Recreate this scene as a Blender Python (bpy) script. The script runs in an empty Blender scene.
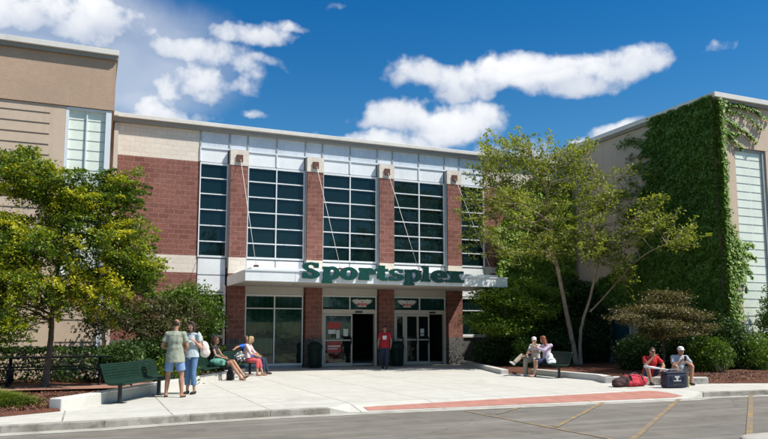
import bpy, bmesh, math, random
import numpy as np
from mathutils import Vector, Matrix, noise, Quaternion

SC = bpy.context.scene
COL = SC.collection
PI = math.pi
R = math.radians
rng = np.random.default_rng(7)
random.seed(7)

# ------------------------------------------------------------------ camera
CAM_H, YAW, PITCH = 1.62, R(22.7), R(6.435)
FPX, CX, CY = 703.3, 384.0, 249.3
cam_d = bpy.data.cameras.new('camera')
cam = bpy.data.objects.new('camera', cam_d)
COL.objects.link(cam)
cam.location = (0, 0, CAM_H)
cam.rotation_euler = (PI/2 + PITCH, 0, -YAW)
cam_d.sensor_width = 36
cam_d.lens = FPX/768*36
cam_d.shift_y = (CY - 219.5)/768
cam_d.clip_end = 3000
SC.camera = cam
_fw = Vector((math.sin(YAW)*math.cos(PITCH), math.cos(YAW)*math.cos(PITCH), math.sin(PITCH)))
_rt = Vector((math.cos(YAW), -math.sin(YAW), 0))
_up = _rt.cross(_fw)

def ray(px, py): return _fw + _rt*((px-CX)/FPX) - _up*((py-CY)/FPX)
def at(px, py, Y):
    d = ray(px, py); return Vector((0, 0, CAM_H)) + d*(Y/d.y)
def gnd(px, py, z=0.0):
    d = ray(px, py); return Vector((0, 0, CAM_H)) + d*((z-CAM_H)/d.z)

# ------------------------------------------------------------------ light
SUN = Vector((0.59, -0.46, 1.0)).normalized()      # towards the sun
sun_d = bpy.data.lights.new('sun', 'SUN')
sun_d.energy = 4.6
sun_d.angle = R(0.5)
sun_d.color = (1.0, 0.955, 0.88)
sun = bpy.data.objects.new('sun', sun_d)
COL.objects.link(sun)
sun.rotation_euler = SUN.to_track_quat('Z', 'Y').to_euler()
sun.location = (10, -10, 30)

SC.view_settings.view_transform = 'Standard'
SC.view_settings.look = 'None'
SC.view_settings.exposure = 0.42
SC.view_settings.gamma = 1.0
SC.view_settings.use_curve_mapping = False

# ------------------------------------------------------------------ node helper
class NT:
    def __init__(s, tree): s.t = tree; s.n = tree.nodes; s.l = tree.links
    def new(s, typ, **kw):
        n = s.n.new(typ)
        for k, v in kw.items(): setattr(n, k, v)
        return n
    def put(s, sock, v):
        if v is None: return
        if isinstance(v, bpy.types.NodeSocket): s.l.new(v, sock)
        elif isinstance(v, (tuple, list)) and len(v) == 3 and sock.type == 'RGBA': sock.default_value = (*v, 1)
        else: sock.default_value = v
    def m(s, op, a, b=None, c=None, clamp=False):
        n = s.new('ShaderNodeMath', operation=op, use_clamp=clamp)
        for i, v in enumerate((a, b, c)): s.put(n.inputs[i], v)
        return n.outputs[0]
    def mix(s, f, a, b, blend='MIX'):
        n = s.new('ShaderNodeMix', data_type='RGBA', blend_type=blend)
        s.put(n.inputs[0], f); s.put(n.inputs[6], a); s.put(n.inputs[7], b)
        return n.outputs[2]
    def noise(s, vec, scale, detail=4, rough=0.55, col=False):
        n = s.new('ShaderNodeTexNoise')
        s.put(n.inputs['Vector'], vec); n.inputs['Scale'].default_value = scale
        n.inputs['Detail'].default_value = detail; n.inputs['Roughness'].default_value = rough
        return n.outputs[1 if col else 0]
    def ss(s, v, lo, hi):
        n = s.new('ShaderNodeMapRange', interpolation_type='SMOOTHSTEP')
        s.put(n.inputs[0], v); n.inputs[1].default_value = lo; n.inputs[2].default_value = hi
        return n.outputs[0]
    def xyz(s, v):
        n = s.new('ShaderNodeSeparateXYZ'); s.put(n.inputs[0], v); return n.outputs
    def comb(s, x, y, z=0.0):
        n = s.new('ShaderNodeCombineXYZ')
        for i, v in enumerate((x, y, z)): s.put(n.inputs[i], v)
        return n.outputs[0]

# ------------------------------------------------------------------ sky
world = bpy.data.worlds.new('World')
SC.world = world
world.use_nodes = True
wt = NT(world.node_tree)
for n in list(wt.n): wt.n.remove(n)
sky = wt.new('ShaderNodeTexSky', sky_type='NISHITA')
sky.sun_disc = False
sky.sun_elevation = math.asin(SUN.z)
sky.sun_rotation = math.atan2(SUN.x, SUN.y)
sky.air_density = 1.0
sky.dust_density = 0.3
sky.ozone_density = 3.0
tcw = wt.new('ShaderNodeTexCoord').outputs['Generated']
dirn = wt.new('ShaderNodeVectorMath', operation='NORMALIZE')
wt.put(dirn.inputs[0], tcw)
D = dirn.outputs[0]
dx, dy, dz = wt.xyz(D)
w1 = wt.noise(D, 9.0, 4, 0.55, col=True)
w1x, w1y, _ = wt.xyz(w1)
w2 = wt.noise(D, 22.0, 6, 0.62)
vor = wt.new('ShaderNodeTexVoronoi', feature='F1')      # billows
vor.inputs['Scale'].default_value = 15.0; vor.inputs['Detail'].default_value = 1.0
wv = wt.new('ShaderNodeVectorMath', operation='MULTIPLY_ADD')
wt.put(wv.inputs[0], w1); wv.inputs[1].default_value = (.10, .10, .10); wt.put(wv.inputs[2], D)
wt.put(vor.inputs['Vector'], wv.outputs[0])
billow = wt.m('MULTIPLY', wt.m('SUBTRACT', 0.52, vor.outputs['Distance']), 0.75)
AZ = wt.m('ADD', wt.m('ARCTAN2', dx, dy), wt.m('MULTIPLY', wt.m('SUBTRACT', w1x, 0.5), 0.11))
EL = wt.m('ADD', wt.m('ARCSINE', dz), wt.m('MULTIPLY', wt.m('SUBTRACT', w1y, 0.5), 0.07))
# cumulus banks: azimuth and elevation of the centre, half sizes in radians, density
def azel(px, py):
    d = ray(px, py).normalized(); return math.atan2(d.x, d.y), math.asin(d.z)
BANKS = [(450, 80, 80, 28, 1.0), (530, 74, 90, 31, 1.2), (610, 68, 72, 27, 1.1), (575, 86, 75, 20, 1.0), (470, 90, 70, 18, .9),
         (400, 120, 70, 22, .95), (455, 128, 75, 30, 1.0), (380, 150, 90, 22, .85), (500, 160, 60, 30, .6),
         (620, 132, 42, 15, .9), (590, 150, 40, 16, .8),
         (20, 12, 150, 36, 1.0), (100, 24, 95, 36, .9), (185, 52, 62, 26, .85), (250, 35, 55, 18, .85), (290, 28, 30, 9, .7),
         (205, 86, 62, 34, .8), (150, 112, 85, 22, .85), (256, 111, 20, 9, .8), (240, 72, 40, 34, .4),
         (335, 6, 20, 9, .55), (715, 50, 30, 7, .3), (270, 62, 30, 10, .5)]
acc = None; vsum = None
for (px, py, rx, ry, dens) in BANKS:
    a, e = azel(px, py)
    a2, _ = azel(px+rx, py); _, e2 = azel(px, py-ry)
    u = wt.m('DIVIDE', wt.m('SUBTRACT', AZ, a), abs(a2-a))
    v = wt.m('DIVIDE', wt.m('SUBTRACT', EL, e), abs(e2-e))
    vf = wt.m('MAXIMUM', v, wt.m('MULTIPLY', v, -1.35))            # flatter undersides
    r2 = wt.m('ADD', wt.m('MULTIPLY', u, u), wt.m('MULTIPLY', vf, vf))
    g = wt.m('MULTIPLY', wt.m('SUBTRACT', 1.0, r2), dens)
    gv = wt.m('MULTIPLY', wt.m('MAXIMUM', g, 0.0), v)
    vsum = gv if vsum is None else wt.m('ADD', vsum, gv)
    acc = g if acc is None else wt.m('SMOOTH_MAX', acc, g, 0.35)
# loose unseen clouds added behind the camera for fill light and reflections
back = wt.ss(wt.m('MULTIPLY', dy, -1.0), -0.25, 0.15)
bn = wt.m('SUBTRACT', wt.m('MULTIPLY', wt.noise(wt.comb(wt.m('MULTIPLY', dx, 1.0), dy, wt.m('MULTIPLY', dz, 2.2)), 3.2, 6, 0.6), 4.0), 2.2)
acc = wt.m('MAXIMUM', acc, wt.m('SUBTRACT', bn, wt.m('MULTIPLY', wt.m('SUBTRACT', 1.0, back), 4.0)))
# unseen broken cloud deck added high overhead to whiten the fill light
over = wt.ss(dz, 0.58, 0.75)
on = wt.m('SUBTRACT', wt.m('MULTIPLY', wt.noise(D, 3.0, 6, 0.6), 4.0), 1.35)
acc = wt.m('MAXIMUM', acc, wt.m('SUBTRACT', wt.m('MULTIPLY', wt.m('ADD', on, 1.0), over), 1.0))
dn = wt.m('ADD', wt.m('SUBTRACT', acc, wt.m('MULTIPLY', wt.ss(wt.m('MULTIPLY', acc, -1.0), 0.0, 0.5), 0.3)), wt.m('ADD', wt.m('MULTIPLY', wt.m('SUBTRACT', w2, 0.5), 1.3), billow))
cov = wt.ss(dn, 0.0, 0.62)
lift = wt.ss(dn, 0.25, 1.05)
lowf = wt.noise(D, 9.0, 4, 0.5)
tone = wt.m('ADD', wt.m('ADD', wt.m('MULTIPLY', lift, 0.38), wt.m('MULTIPLY', lowf, 0.70)), wt.m('ADD', wt.m('MULTIPLY', vsum, 0.60), 0.0), clamp=True)
ccol = wt.mix(tone, (3.9, 4.5, 5.6), (8.6, 8.6, 8.6))
hsv = wt.new('ShaderNodeHueSaturation')
hsv.inputs['Saturation'].default_value = 1.30
hsv.inputs['Value'].default_value = 0.80
wt.l.new(sky.outputs[0], hsv.inputs['Color'])
SKYCOL = wt.mix(1.0, hsv.outputs[0], wt.mix(wt.ss(dz, 0.16, 0.50), (0.92, 1.16, 1.16), (0.20, 0.95, 1.17)), 'MULTIPLY')
a_, e_ = azel(70, 45); a2_, _ = azel(255, 45); _, e2_ = azel(70, -50)
vu = wt.m('DIVIDE', wt.m('SUBTRACT', AZ, a_), abs(a2_-a_)); vv = wt.m('DIVIDE', wt.m('SUBTRACT', EL, e_), abs(e2_-e_))
veil = wt.m('SUBTRACT', 1.0, wt.m('ADD', wt.m('MULTIPLY', vu, vu), wt.m('MULTIPLY', vv, vv)))
veil = wt.m('MULTIPLY', wt.ss(wt.m('ADD', veil, wt.m('MULTIPLY', wt.m('SUBTRACT', lowf, 0.5), 1.6)), -0.1, 0.9), 0.62)
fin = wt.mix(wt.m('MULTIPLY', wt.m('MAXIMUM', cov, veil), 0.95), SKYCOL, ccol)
bg = wt.new('ShaderNodeBackground')
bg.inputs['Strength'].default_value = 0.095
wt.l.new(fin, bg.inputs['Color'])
wo = wt.new('ShaderNodeOutputWorld')
wt.l.new(bg.outputs[0], wo.inputs[0])

# ------------------------------------------------------------------ materials
MATS = {}
def mat(name, col, rough=0.7, var=0.12, vscale=3.0, bump=0.0, bscale=40.0, metal=0.0, spec=0.5, dirt=0.0, vcol=None, streak=0.0):
    """procedural: base colour broken up by two noises, optional bump"""
    if name in MATS: return MATS[name]
    m = bpy.data.materials.new(name); m.use_nodes = True
    t = NT(m.node_tree); b = t.n['Principled BSDF']
    tc = t.new('ShaderNodeTexCoord').outputs['Object']
    n1 = t.noise(tc, vscale, 5, 0.6); n2 = t.noise(tc, vscale*9, 3, 0.6)
    f = t.m('ADD', t.m('MULTIPLY', n1, 0.65), t.m('MULTIPLY', n2, 0.35))
    f = t.ss(f, 0.32, 0.68)
    lo = tuple(c*(1-var) for c in col); hi = vcol or tuple(min(1, c*(1+var)) for c in col)
    c = t.mix(f, lo, hi)
    if dirt > 0:
        d = t.ss(t.noise(tc, vscale*0.6, 6, 0.7), 0.52, 0.75)
        c = t.mix(t.m('MULTIPLY', d, dirt), c, tuple(x*0.45 for x in col))
    if streak > 0:
        gx, gy, gz = t.xyz(t.new('ShaderNodeNewGeometry').outputs['Position'])
        sn = t.noise(t.comb(t.m('MULTIPLY', t.m('ADD', gx, gy), 3.2), t.m('MULTIPLY', gz, 0.16), 0.0), 1.0, 5, 0.7)
        c = t.mix(t.m('MULTIPLY', t.ss(sn, .50, .74), streak), c, tuple(x*0.5 for x in col))
    t.put(b.inputs['Base Color'], c)
    b.inputs['Roughness'].default_value = rough; b.inputs['Metallic'].default_value = metal
    b.inputs['Specular IOR Level'].default_value = spec
    if bump > 0:
        bn = t.new('ShaderNodeBump'); bn.inputs['Strength'].default_value = bump; bn.inputs['Distance'].default_value = 0.02
        t.put(bn.inputs['Height'], t.noise(tc, bscale, 5, 0.65)); t.put(b.inputs['Normal'], bn.outputs[0])
    MATS[name] = m
    return m

def block_mat(name, c1, c2, mortar, bump=0.5, w=0.4, h=0.2, rough=0.85, ms=0.010, chips=0.25):
    m = bpy.data.materials.new(name); m.use_nodes = True
    t = NT(m.node_tree); b = t.n['Principled BSDF']
    g = t.new('ShaderNodeNewGeometry').outputs['Position']
    x, y, z = t.xyz(g)
    v = t.comb(t.m('ADD', x, y), z, 0.0)
    br = t.new('ShaderNodeTexBrick')
    t.put(br.inputs['Vector'], v)
    br.inputs['Scale'].default_value = 1.0; br.inputs['Brick Width'].default_value = w; br.inputs['Row Height'].default_value = h
    br.inputs['Mortar Size'].default_value = ms; br.inputs['Mortar Smooth'].default_value = 0.3; br.inputs['Bias'].default_value = 0.0
    br.offset = 0.5
    t.put(br.inputs['Color1'], c1); t.put(br.inputs['Color2'], c2); t.put(br.inputs['Mortar'], mortar)
    n1 = t.noise(g, 11.0, 6, 0.7); n2 = t.noise(g, 0.7, 4, 0.6)
    c = t.mix(t.ss(n1, 0.3, 0.72), t.mix(1.0, br.outputs[0], (1-chips,)*3, 'MULTIPLY'), t.mix(1.0, br.outputs[0], (1+chips,)*3, 'MULTIPLY'))
    c = t.mix(t.m('MULTIPLY', t.ss(n2, 0.45, 0.7), 0.16), c, mortar)
    t.put(b.inputs['Base Color'], c); b.inputs['Roughness'].default_value = rough
    b.inputs['Specular IOR Level'].default_value = 0.3
    bn = t.new('ShaderNodeBump'); bn.inputs['Strength'].default_value = bump; bn.inputs['Distance'].default_value = 0.03
    t.put(bn.inputs['Height'], t.m('SUBTRACT', n1, t.m('MULTIPLY', br.outputs[1], 0.6))); t.put(b.inputs['Normal'], bn.outputs[0])
    MATS[name] = m
    return m

def glass_mat(name, col, wav=0.0, rough=0.03):
    m = bpy.data.materials.new(name); m.use_nodes = True
    t = NT(m.node_tree); b = t.n['Principled BSDF']
    g = t.new('ShaderNodeNewGeometry').outputs['Position']
    n = t.noise(g, 0.9, 3, 0.5)
    t.put(b.inputs['Base Color'], t.mix(n, tuple(c*0.7 for c in col), tuple(c*1.3 for c in col)))
    if wav:
        x, y, z = t.xyz(g)
        s = t.m('SINE', t.m('MULTIPLY', t.m('ADD', x, t.m('MULTIPLY', t.noise(g, 1.5), 0.4)), 26.0))
        t.put(b.inputs['Base Color'], t.mix(t.m('MULTIPLY', t.m('ADD', s, 1.0), 0.5), tuple(c*0.8 for c in col), tuple(c*1.25 for c in col)))
    b.inputs['Roughness'].default_value = rough; b.inputs['Specular IOR Level'].default_value = 0.5
    ge = t.new('ShaderNodeNewGeometry'); x, y, z = t.xyz(g)
    cell = t.comb(t.m('FLOOR', t.m('DIVIDE', t.m('SUBTRACT', x, 5.92), 1.21)), t.m('FLOOR', t.m('DIVIDE', t.m('SUBTRACT', z, 4.5), .6533)), 3.0)
    wn = t.new('ShaderNodeTexWhiteNoise', noise_dimensions='3D'); t.put(wn.inputs['Vector'], cell)
    tilt = t.new('ShaderNodeVectorMath', operation='MULTIPLY_ADD'); t.put(tilt.inputs[0], wn.outputs['Color']); tilt.inputs[1].default_value = (.045, 0, .035)
    t.put(tilt.inputs[2], ge.outputs['Normal'])
    bn = t.new('ShaderNodeBump'); bn.inputs['Strength'].default_value = 0.10; bn.inputs['Distance'].default_value = 0.05
    t.put(bn.inputs['Height'], t.noise(g, 1.6, 3, 0.5)); t.put(bn.inputs['Normal'], tilt.outputs[0]); t.put(b.inputs['Normal'], bn.outputs[0])
    MATS[name] = m
    return m

def leaf_mat(name, cols, trans=0.3):
    """leaf colour from a per-leaf value; thin leaves let some light through"""
    m = bpy.data.materials.new(name); m.use_nodes = True
    t = NT(m.node_tree); b = t.n['Principled BSDF']; out = t.n['Material Output']
    a = t.new('ShaderNodeAttribute', attribute_name='tint').outputs['Fac']
    rp = t.new('ShaderNodeValToRGB'); e = rp.color_ramp.elements
    for i, (p, c) in enumerate(cols):
        el = e[i] if i < 2 else e.new(p)
        el.position = p; el.color = (*c, 1)
    t.put(rp.inputs[0], a)
    t.put(b.inputs['Base Color'], rp.outputs[0]); b.inputs['Roughness'].default_value = 0.55; b.inputs['Specular IOR Level'].default_value = 0.35
    tr = t.new('ShaderNodeBsdfTranslucent'); t.put(tr.inputs[0], t.mix(1.0, rp.outputs[0], (1.3, 1.35, 0.6), 'MULTIPLY'))
    mx = t.new('ShaderNodeMixShader'); mx.inputs[0].default_value = trans
    t.l.new(b.outputs[0], mx.inputs[1]); t.l.new(tr.outputs[0], mx.inputs[2]); t.l.new(mx.outputs[0], out.inputs[0])
    MATS[name] = m
    return m

def ground_mat(kind):
    m = bpy.data.materials.new(kind); m.use_nodes = True
    t = NT(m.node_tree); b = t.n['Principled BSDF']
    g = t.new('ShaderNodeNewGeometry').outputs['Position']
    x, y, z = t.xyz(g)
    big = t.noise(g, 0.35, 5, 0.6); mid = t.noise(g, 2.2, 6, 0.65); fine = t.noise(g, 60.0, 3, 0.7); grit = t.noise(g, 240.0, 2, 0.5)
    b.inputs['Roughness'].default_value = 0.9; b.inputs['Specular IOR Level'].default_value = 0.25
    bumph = fine; bs = 0.3
    if kind == 'concrete':
        c = t.mix(t.ss(mid, .3, .7), (0.475, 0.46, 0.41), (0.555, 0.54, 0.485))
        c = t.mix(t.m('MULTIPLY', t.ss(big, .42, .68), .35), c, (0.44, 0.42, 0.365))
        c = t.mix(t.m('MULTIPLY', t.ss(fine, .5, .8), .25), c, (0.36, 0.34, 0.30))
        # slabs, each poured a slightly different grey, with sawn joints
        xs = t.m('DIVIDE', t.m('ADD', x, 0.35), 1.9); ys = t.m('DIVIDE', t.m('SUBTRACT', y, 14.95), 2.35)
        cell = t.comb(t.m('FLOOR', xs), t.m('FLOOR', ys), 0.0)
        wn = t.new('ShaderNodeTexWhiteNoise', noise_dimensions='2D'); t.put(wn.inputs['Vector'], cell)
        c = t.mix(t.m('MULTIPLY', wn.outputs[0], 0.22), c, (0.40, 0.385, 0.34))
        fx = t.m('ABSOLUTE', t.m('SUBTRACT', t.m('FRACT', xs), 0.5)); fy = t.m('ABSOLUTE', t.m('SUBTRACT', t.m('FRACT', ys), 0.5))
        jx = t.ss(fx, 0.5-0.011, 0.5-0.004); jy = t.ss(fy, 0.5-0.009, 0.5-0.003)
        j = t.m('MAXIMUM', jx, jy)
        c = t.mix(t.m('MULTIPLY', j, t.ss(mid, .25, .6)), c, (0.20, 0.185, 0.155))
        gum = t.new('ShaderNodeTexVoronoi'); t.put(gum.inputs['Vector'], t.comb(x, y, 0.0)); gum.inputs['Scale'].default_value = 1.6; gum.inputs['Randomness'].default_value = 1.0
        c = t.mix(t.m('MULTIPLY', t.ss(t.m('SUBTRACT', 1.0, gum.outputs[0]), .93, .96), .5), c, (0.20, 0.19, 0.17))
        st = t.noise(t.comb(t.m('MULTIPLY', x, 1.0), t.m('MULTIPLY', y, .5), 4.0), .8, 6, .72)
        c = t.mix(t.m('MULTIPLY', t.ss(st, .50, .70), .35), c, (0.30, 0.28, 0.24))
        sp = t.ss(t.noise(g, 9.0, 2, .4), .70, .74)
        c = t.mix(t.m('MULTIPLY', sp, .5), c, (0.25, 0.23, 0.2))
        bs = 0.12
    elif kind == 'asphalt':
        c = t.mix(t.ss(mid, .3, .7), (0.134, 0.120, 0.099), (0.178, 0.160, 0.134))
        st = t.noise(t.comb(t.m('MULTIPLY', x, 0.22), t.m('MULTIPLY', y, 2.4), 0.0), 1.0, 5, .6)
        c = t.mix(t.m('MULTIPLY', t.ss(st, .4, .72), .6), c, (0.27, 0.25, 0.22))
        c = t.mix(t.m('MULTIPLY', t.ss(big, .48, .7), .45), c, (0.115, 0.108, 0.098))
        c = t.mix(t.m('MULTIPLY', t.ss(grit, .5, .75), .45), c, (0.27, 0.26, 0.24))
        c = t.mix(t.m('MULTIPLY', t.ss(fine, .58, .72), .4), c, (0.06, 0.058, 0.055))
        oil = t.ss(t.noise(t.comb(t.m('MULTIPLY', x, .9), t.m('MULTIPLY', y, 1.2), 2.0), 1.0, 4, .6), .62, .70)
        c = t.mix(t.m('MULTIPLY', oil, .35), c, (0.07, 0.065, 0.058))
        vo = t.new('ShaderNodeTexVoronoi', feature='DISTANCE_TO_EDGE'); t.put(vo.inputs['Vector'], t.comb(t.m('ADD', x, t.m('MULTIPLY', mid, .9)), t.m('ADD', y, t.m('MULTIPLY', big, 1.4)), 0.0)); vo.inputs['Scale'].default_value = 0.22
        c = t.mix(t.m('MULTIPLY', t.ss(t.m('SUBTRACT', 1.0, vo.outputs[0]), .9965, .9995), .4), c, (0.05, 0.048, 0.044))
        bs = 0.35
    elif kind == 'mulch':
        vo = t.new('ShaderNodeTexVoronoi'); t.put(vo.inputs['Vector'], t.comb(t.m('MULTIPLY', x, 1.0), t.m('MULTIPLY', y, 1.6), z)); vo.inputs['Scale'].default_value = 22.0; vo.inputs['Randomness'].default_value = 1.0
        c = t.mix(vo.outputs[0], (0.075, 0.028, 0.017), (0.20, 0.085, 0.05))
        c = t.mix(t.m('MULTIPLY', t.ss(mid, .45, .7), .6), c, (0.045, 0.02, 0.014))
        c = t.mix(t.m('MULTIPLY', t.ss(fine, .62, .8), .6), c, (0.26, 0.14, 0.09))
        bumph = t.m('ADD', vo.outputs[0], fine); bs = 1.0
    elif kind == 'kerb':
        c = t.mix(t.ss(mid, .35, .68), (0.25, 0.23, 0.195), (0.40, 0.375, 0.33))
        c = t.mix(t.m('MULTIPLY', t.ss(t.noise(g, 5.0, 6, .7), .45, .7), .75), c, (0.13, 0.115, 0.095))
        c = t.mix(t.m('MULTIPLY', t.ss(fine, .55, .8), .4), c, (0.12, 0.11, 0.10))
    elif kind == 'tactile':
        c = t.mix(t.ss(mid, .3, .7), (0.35, 0.155, 0.118), (0.43, 0.21, 0.165))
        vx = t.m('ABSOLUTE', t.m('SUBTRACT', t.m('FRACT', t.m('MULTIPLY', x, 1.64)), .5))
        c = t.mix(t.m('MULTIPLY', t.ss(vx, .488, .496), .6), c, (0.15, 0.06, 0.045))
        c = t.mix(t.m('MULTIPLY', t.ss(big, .5, .7), .3), c, (0.42, 0.27, 0.21))
    elif kind == 'paving':
        c = t.mix(t.ss(mid, .3, .7), (0.26, 0.13, 0.09), (0.36, 0.20, 0.14))
    elif kind == 'gutter':
        c = t.mix(t.ss(mid, .3, .7), (0.30, 0.28, 0.24), (0.46, 0.44, 0.39))
        c = t.mix(t.m('MULTIPLY', t.ss(fine, .5, .8), .4), c, (0.2, 0.19, 0.17))
    elif kind == 'yellow_paint':
        c = t.mix(t.ss(mid, .3, .7), (0.46, 0.27, 0.05), (0.36, 0.23, 0.08))
        wear = t.ss(t.m('ADD', t.m('MULTIPLY', fine, .6), t.m('MULTIPLY', t.noise(g, 5.0, 5, .7), .55)),   .455, .62)
        c = t.mix(wear, c, (0.175, 0.160, 0.135))
    t.put(b.inputs['Base Color'], c)
    bn = t.new('ShaderNodeBump'); bn.inputs['Strength'].default_value = bs; bn.inputs['Distance'].default_value = 0.02
    t.put(bn.inputs['Height'], bumph); t.put(b.inputs['Normal'], bn.outputs[0])
    MATS[kind] = m
    return m

for k in ('concrete', 'asphalt', 'mulch', 'kerb', 'tactile', 'paving', 'gutter', 'yellow_paint'): ground_mat(k)
BRICK = block_mat('red_block', (0.175, 0.068, 0.052), (0.245, 0.102, 0.078), (0.31, 0.185, 0.15))
BEIGE = block_mat('beige_block', (0.66, 0.59, 0.50), (0.72, 0.65, 0.56), (0.58, 0.52, 0.45), bump=0.25, chips=0.06)
STONE = block_mat('dark_block', (0.085, 0.08, 0.075), (0.14, 0.132, 0.122), (0.19, 0.18, 0.17), bump=1.0, chips=0.45)
GLASS = glass_mat('dark_glass', (0.004, 0.014, 0.014))
FILM = glass_mat('green_film_glass', (0.006, 0.030, 0.020), wav=1.0, rough=0.05)
WHITE = mat('white_metal', (0.68, 0.71, 0.72), 0.45, 0.05, 1.5)
PANEL = mat('white_panel', (0.76, 0.78, 0.78), 0.4, 0.06, 0.8, dirt=0.14, streak=.22)
SHADEP = mat('shaded_white_panel', (0.60, 0.65, 0.70), 0.25, 0.12, 0.7, streak=.3)  # white panel again, with the roof's bluish shade mixed into the colour
CREAM = mat('cream_metal', (0.52, 0.48, 0.42), 0.5, 0.06, 1.5, dirt=0.15, streak=.15)
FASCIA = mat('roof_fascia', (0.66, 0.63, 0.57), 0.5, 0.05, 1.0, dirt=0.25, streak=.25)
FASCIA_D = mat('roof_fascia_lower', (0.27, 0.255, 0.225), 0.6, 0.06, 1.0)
STUC = mat('tan_stucco', (0.45, 0.315, 0.220), 0.9, 0.09, 0.5, 0.5, 30, dirt=0.12, streak=.22)
STUC2 = mat('pink_stucco', (0.56, 0.435, 0.325), 0.9, 0.06, 0.5, 0.35, 30, dirt=0.10, streak=.25)
GROOVE = mat('groove_dark', (0.10, 0.08, 0.065), 0.9)
FIBER = mat('fibreglass_panel', (0.74, 0.79, 0.68), 0.35, 0.07, 1.2, streak=.2)
MULL = mat('grey_mullion', (0.30, 0.33, 0.33), 0.5)
GREEN = mat('green_powder_coat', (0.005, 0.024, 0.015), 0.6, 0.2, 4.0, spec=.22)
SIGNG = mat('sign_green', (0.002, 0.055, 0.042), 0.35, 0.08, 3.0)
BLACK = mat('black_metal', (0.012, 0.012, 0.013), 0.5)
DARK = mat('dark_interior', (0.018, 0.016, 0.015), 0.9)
TEAL = mat('teal_door', (0.010, 0.075, 0.085), 0.5)
RUST = mat('anchor_brown', (0.11, 0.035, 0.02), 0.7)
BARK = mat('grey_bark', (0.13, 0.098, 0.07), 0.95, 0.35, 5.0, 1.0, 40)
BARK2 = mat('tan_bark', (0.44, 0.32, 0.22), 0.95, 0.3, 5.0, 1.0, 40)
BARK3 = mat('dark_bark', (0.07, 0.048, 0.036), 0.95, 0.3, 5.0, 1.0, 40)
LOCUST = leaf_mat('locust_leaf', [(0, (0.030, 0.065, 0.006)), (1, (0.50, 0.46, 0.018)), (0.40, (0.095, 0.165, 0.012)), (0.70, (0.25, 0.30, 0.014))])
OLIVE = leaf_mat('olive_leaf', [(0, (0.060, 0.095, 0.014)), (1, (0.37, 0.39, 0.060)), (0.5, (0.180, 0.220, 0.034))], 0.42)
IVY = leaf_mat('ivy_leaf', [(0, (0.050, 0.110, 0.018)), (1, (0.23, 0.34, 0.035)), (0.55, (0.115, 0.220, 0.028))], 0.2)
SHRUB = leaf_mat('shrub_leaf', [(0, (0.024, 0.055, 0.012)), (1, (0.13, 0.20, 0.028)), (0.5, (0.058, 0.110, 0.018))], 0.22)
BRIGHT = leaf_mat('bright_leaf', [(0, (0.036, 0.085, 0.01)), (1, (0.21, 0.30, 0.035)), (0.5, (0.09, 0.16, 0.018))], 0.3)
RUSTL = leaf_mat('rust_leaf', [(0, (0.042, 0.044, 0.016)), (1, (0.27, 0.20, 0.075)), (0.5, (0.125, 0.105, 0.038))], 0.2)
MIXL = leaf_mat('bronze_green_leaf', [(0, (0.035, 0.045, 0.014)), (1, (0.20, 0.20, 0.05)), (0.5, (0.085, 0.088, 0.026))], 0.25)
GRASSL = leaf_mat('grass_leaf', [(0, (0.06, 0.11, 0.015)), (1, (0.30, 0.33, 0.07)), (0.5, (0.14, 0.19, 0.03))], 0.3)

# ------------------------------------------------------------------ objects
def tag(o, label=None, cat=None, group=None, kind=None):
    if label: o['label'] = label
    if cat: o['category'] = cat
    if group: o['group'] = group
    if kind: o['kind'] = kind
    return o

def thing(name, label, cat, loc=(0, 0, 0), rotz=0.0, group=None):
    o = bpy.data.objects.new(name, None); COL.objects.link(o)
    o.location = loc; o.rotation_euler = (0, 0, rotz); o.empty_display_size = 0.2
    return tag(o, label, cat, group)

def root_of(o):
    while o.parent: o = o.parent
    return o

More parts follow.
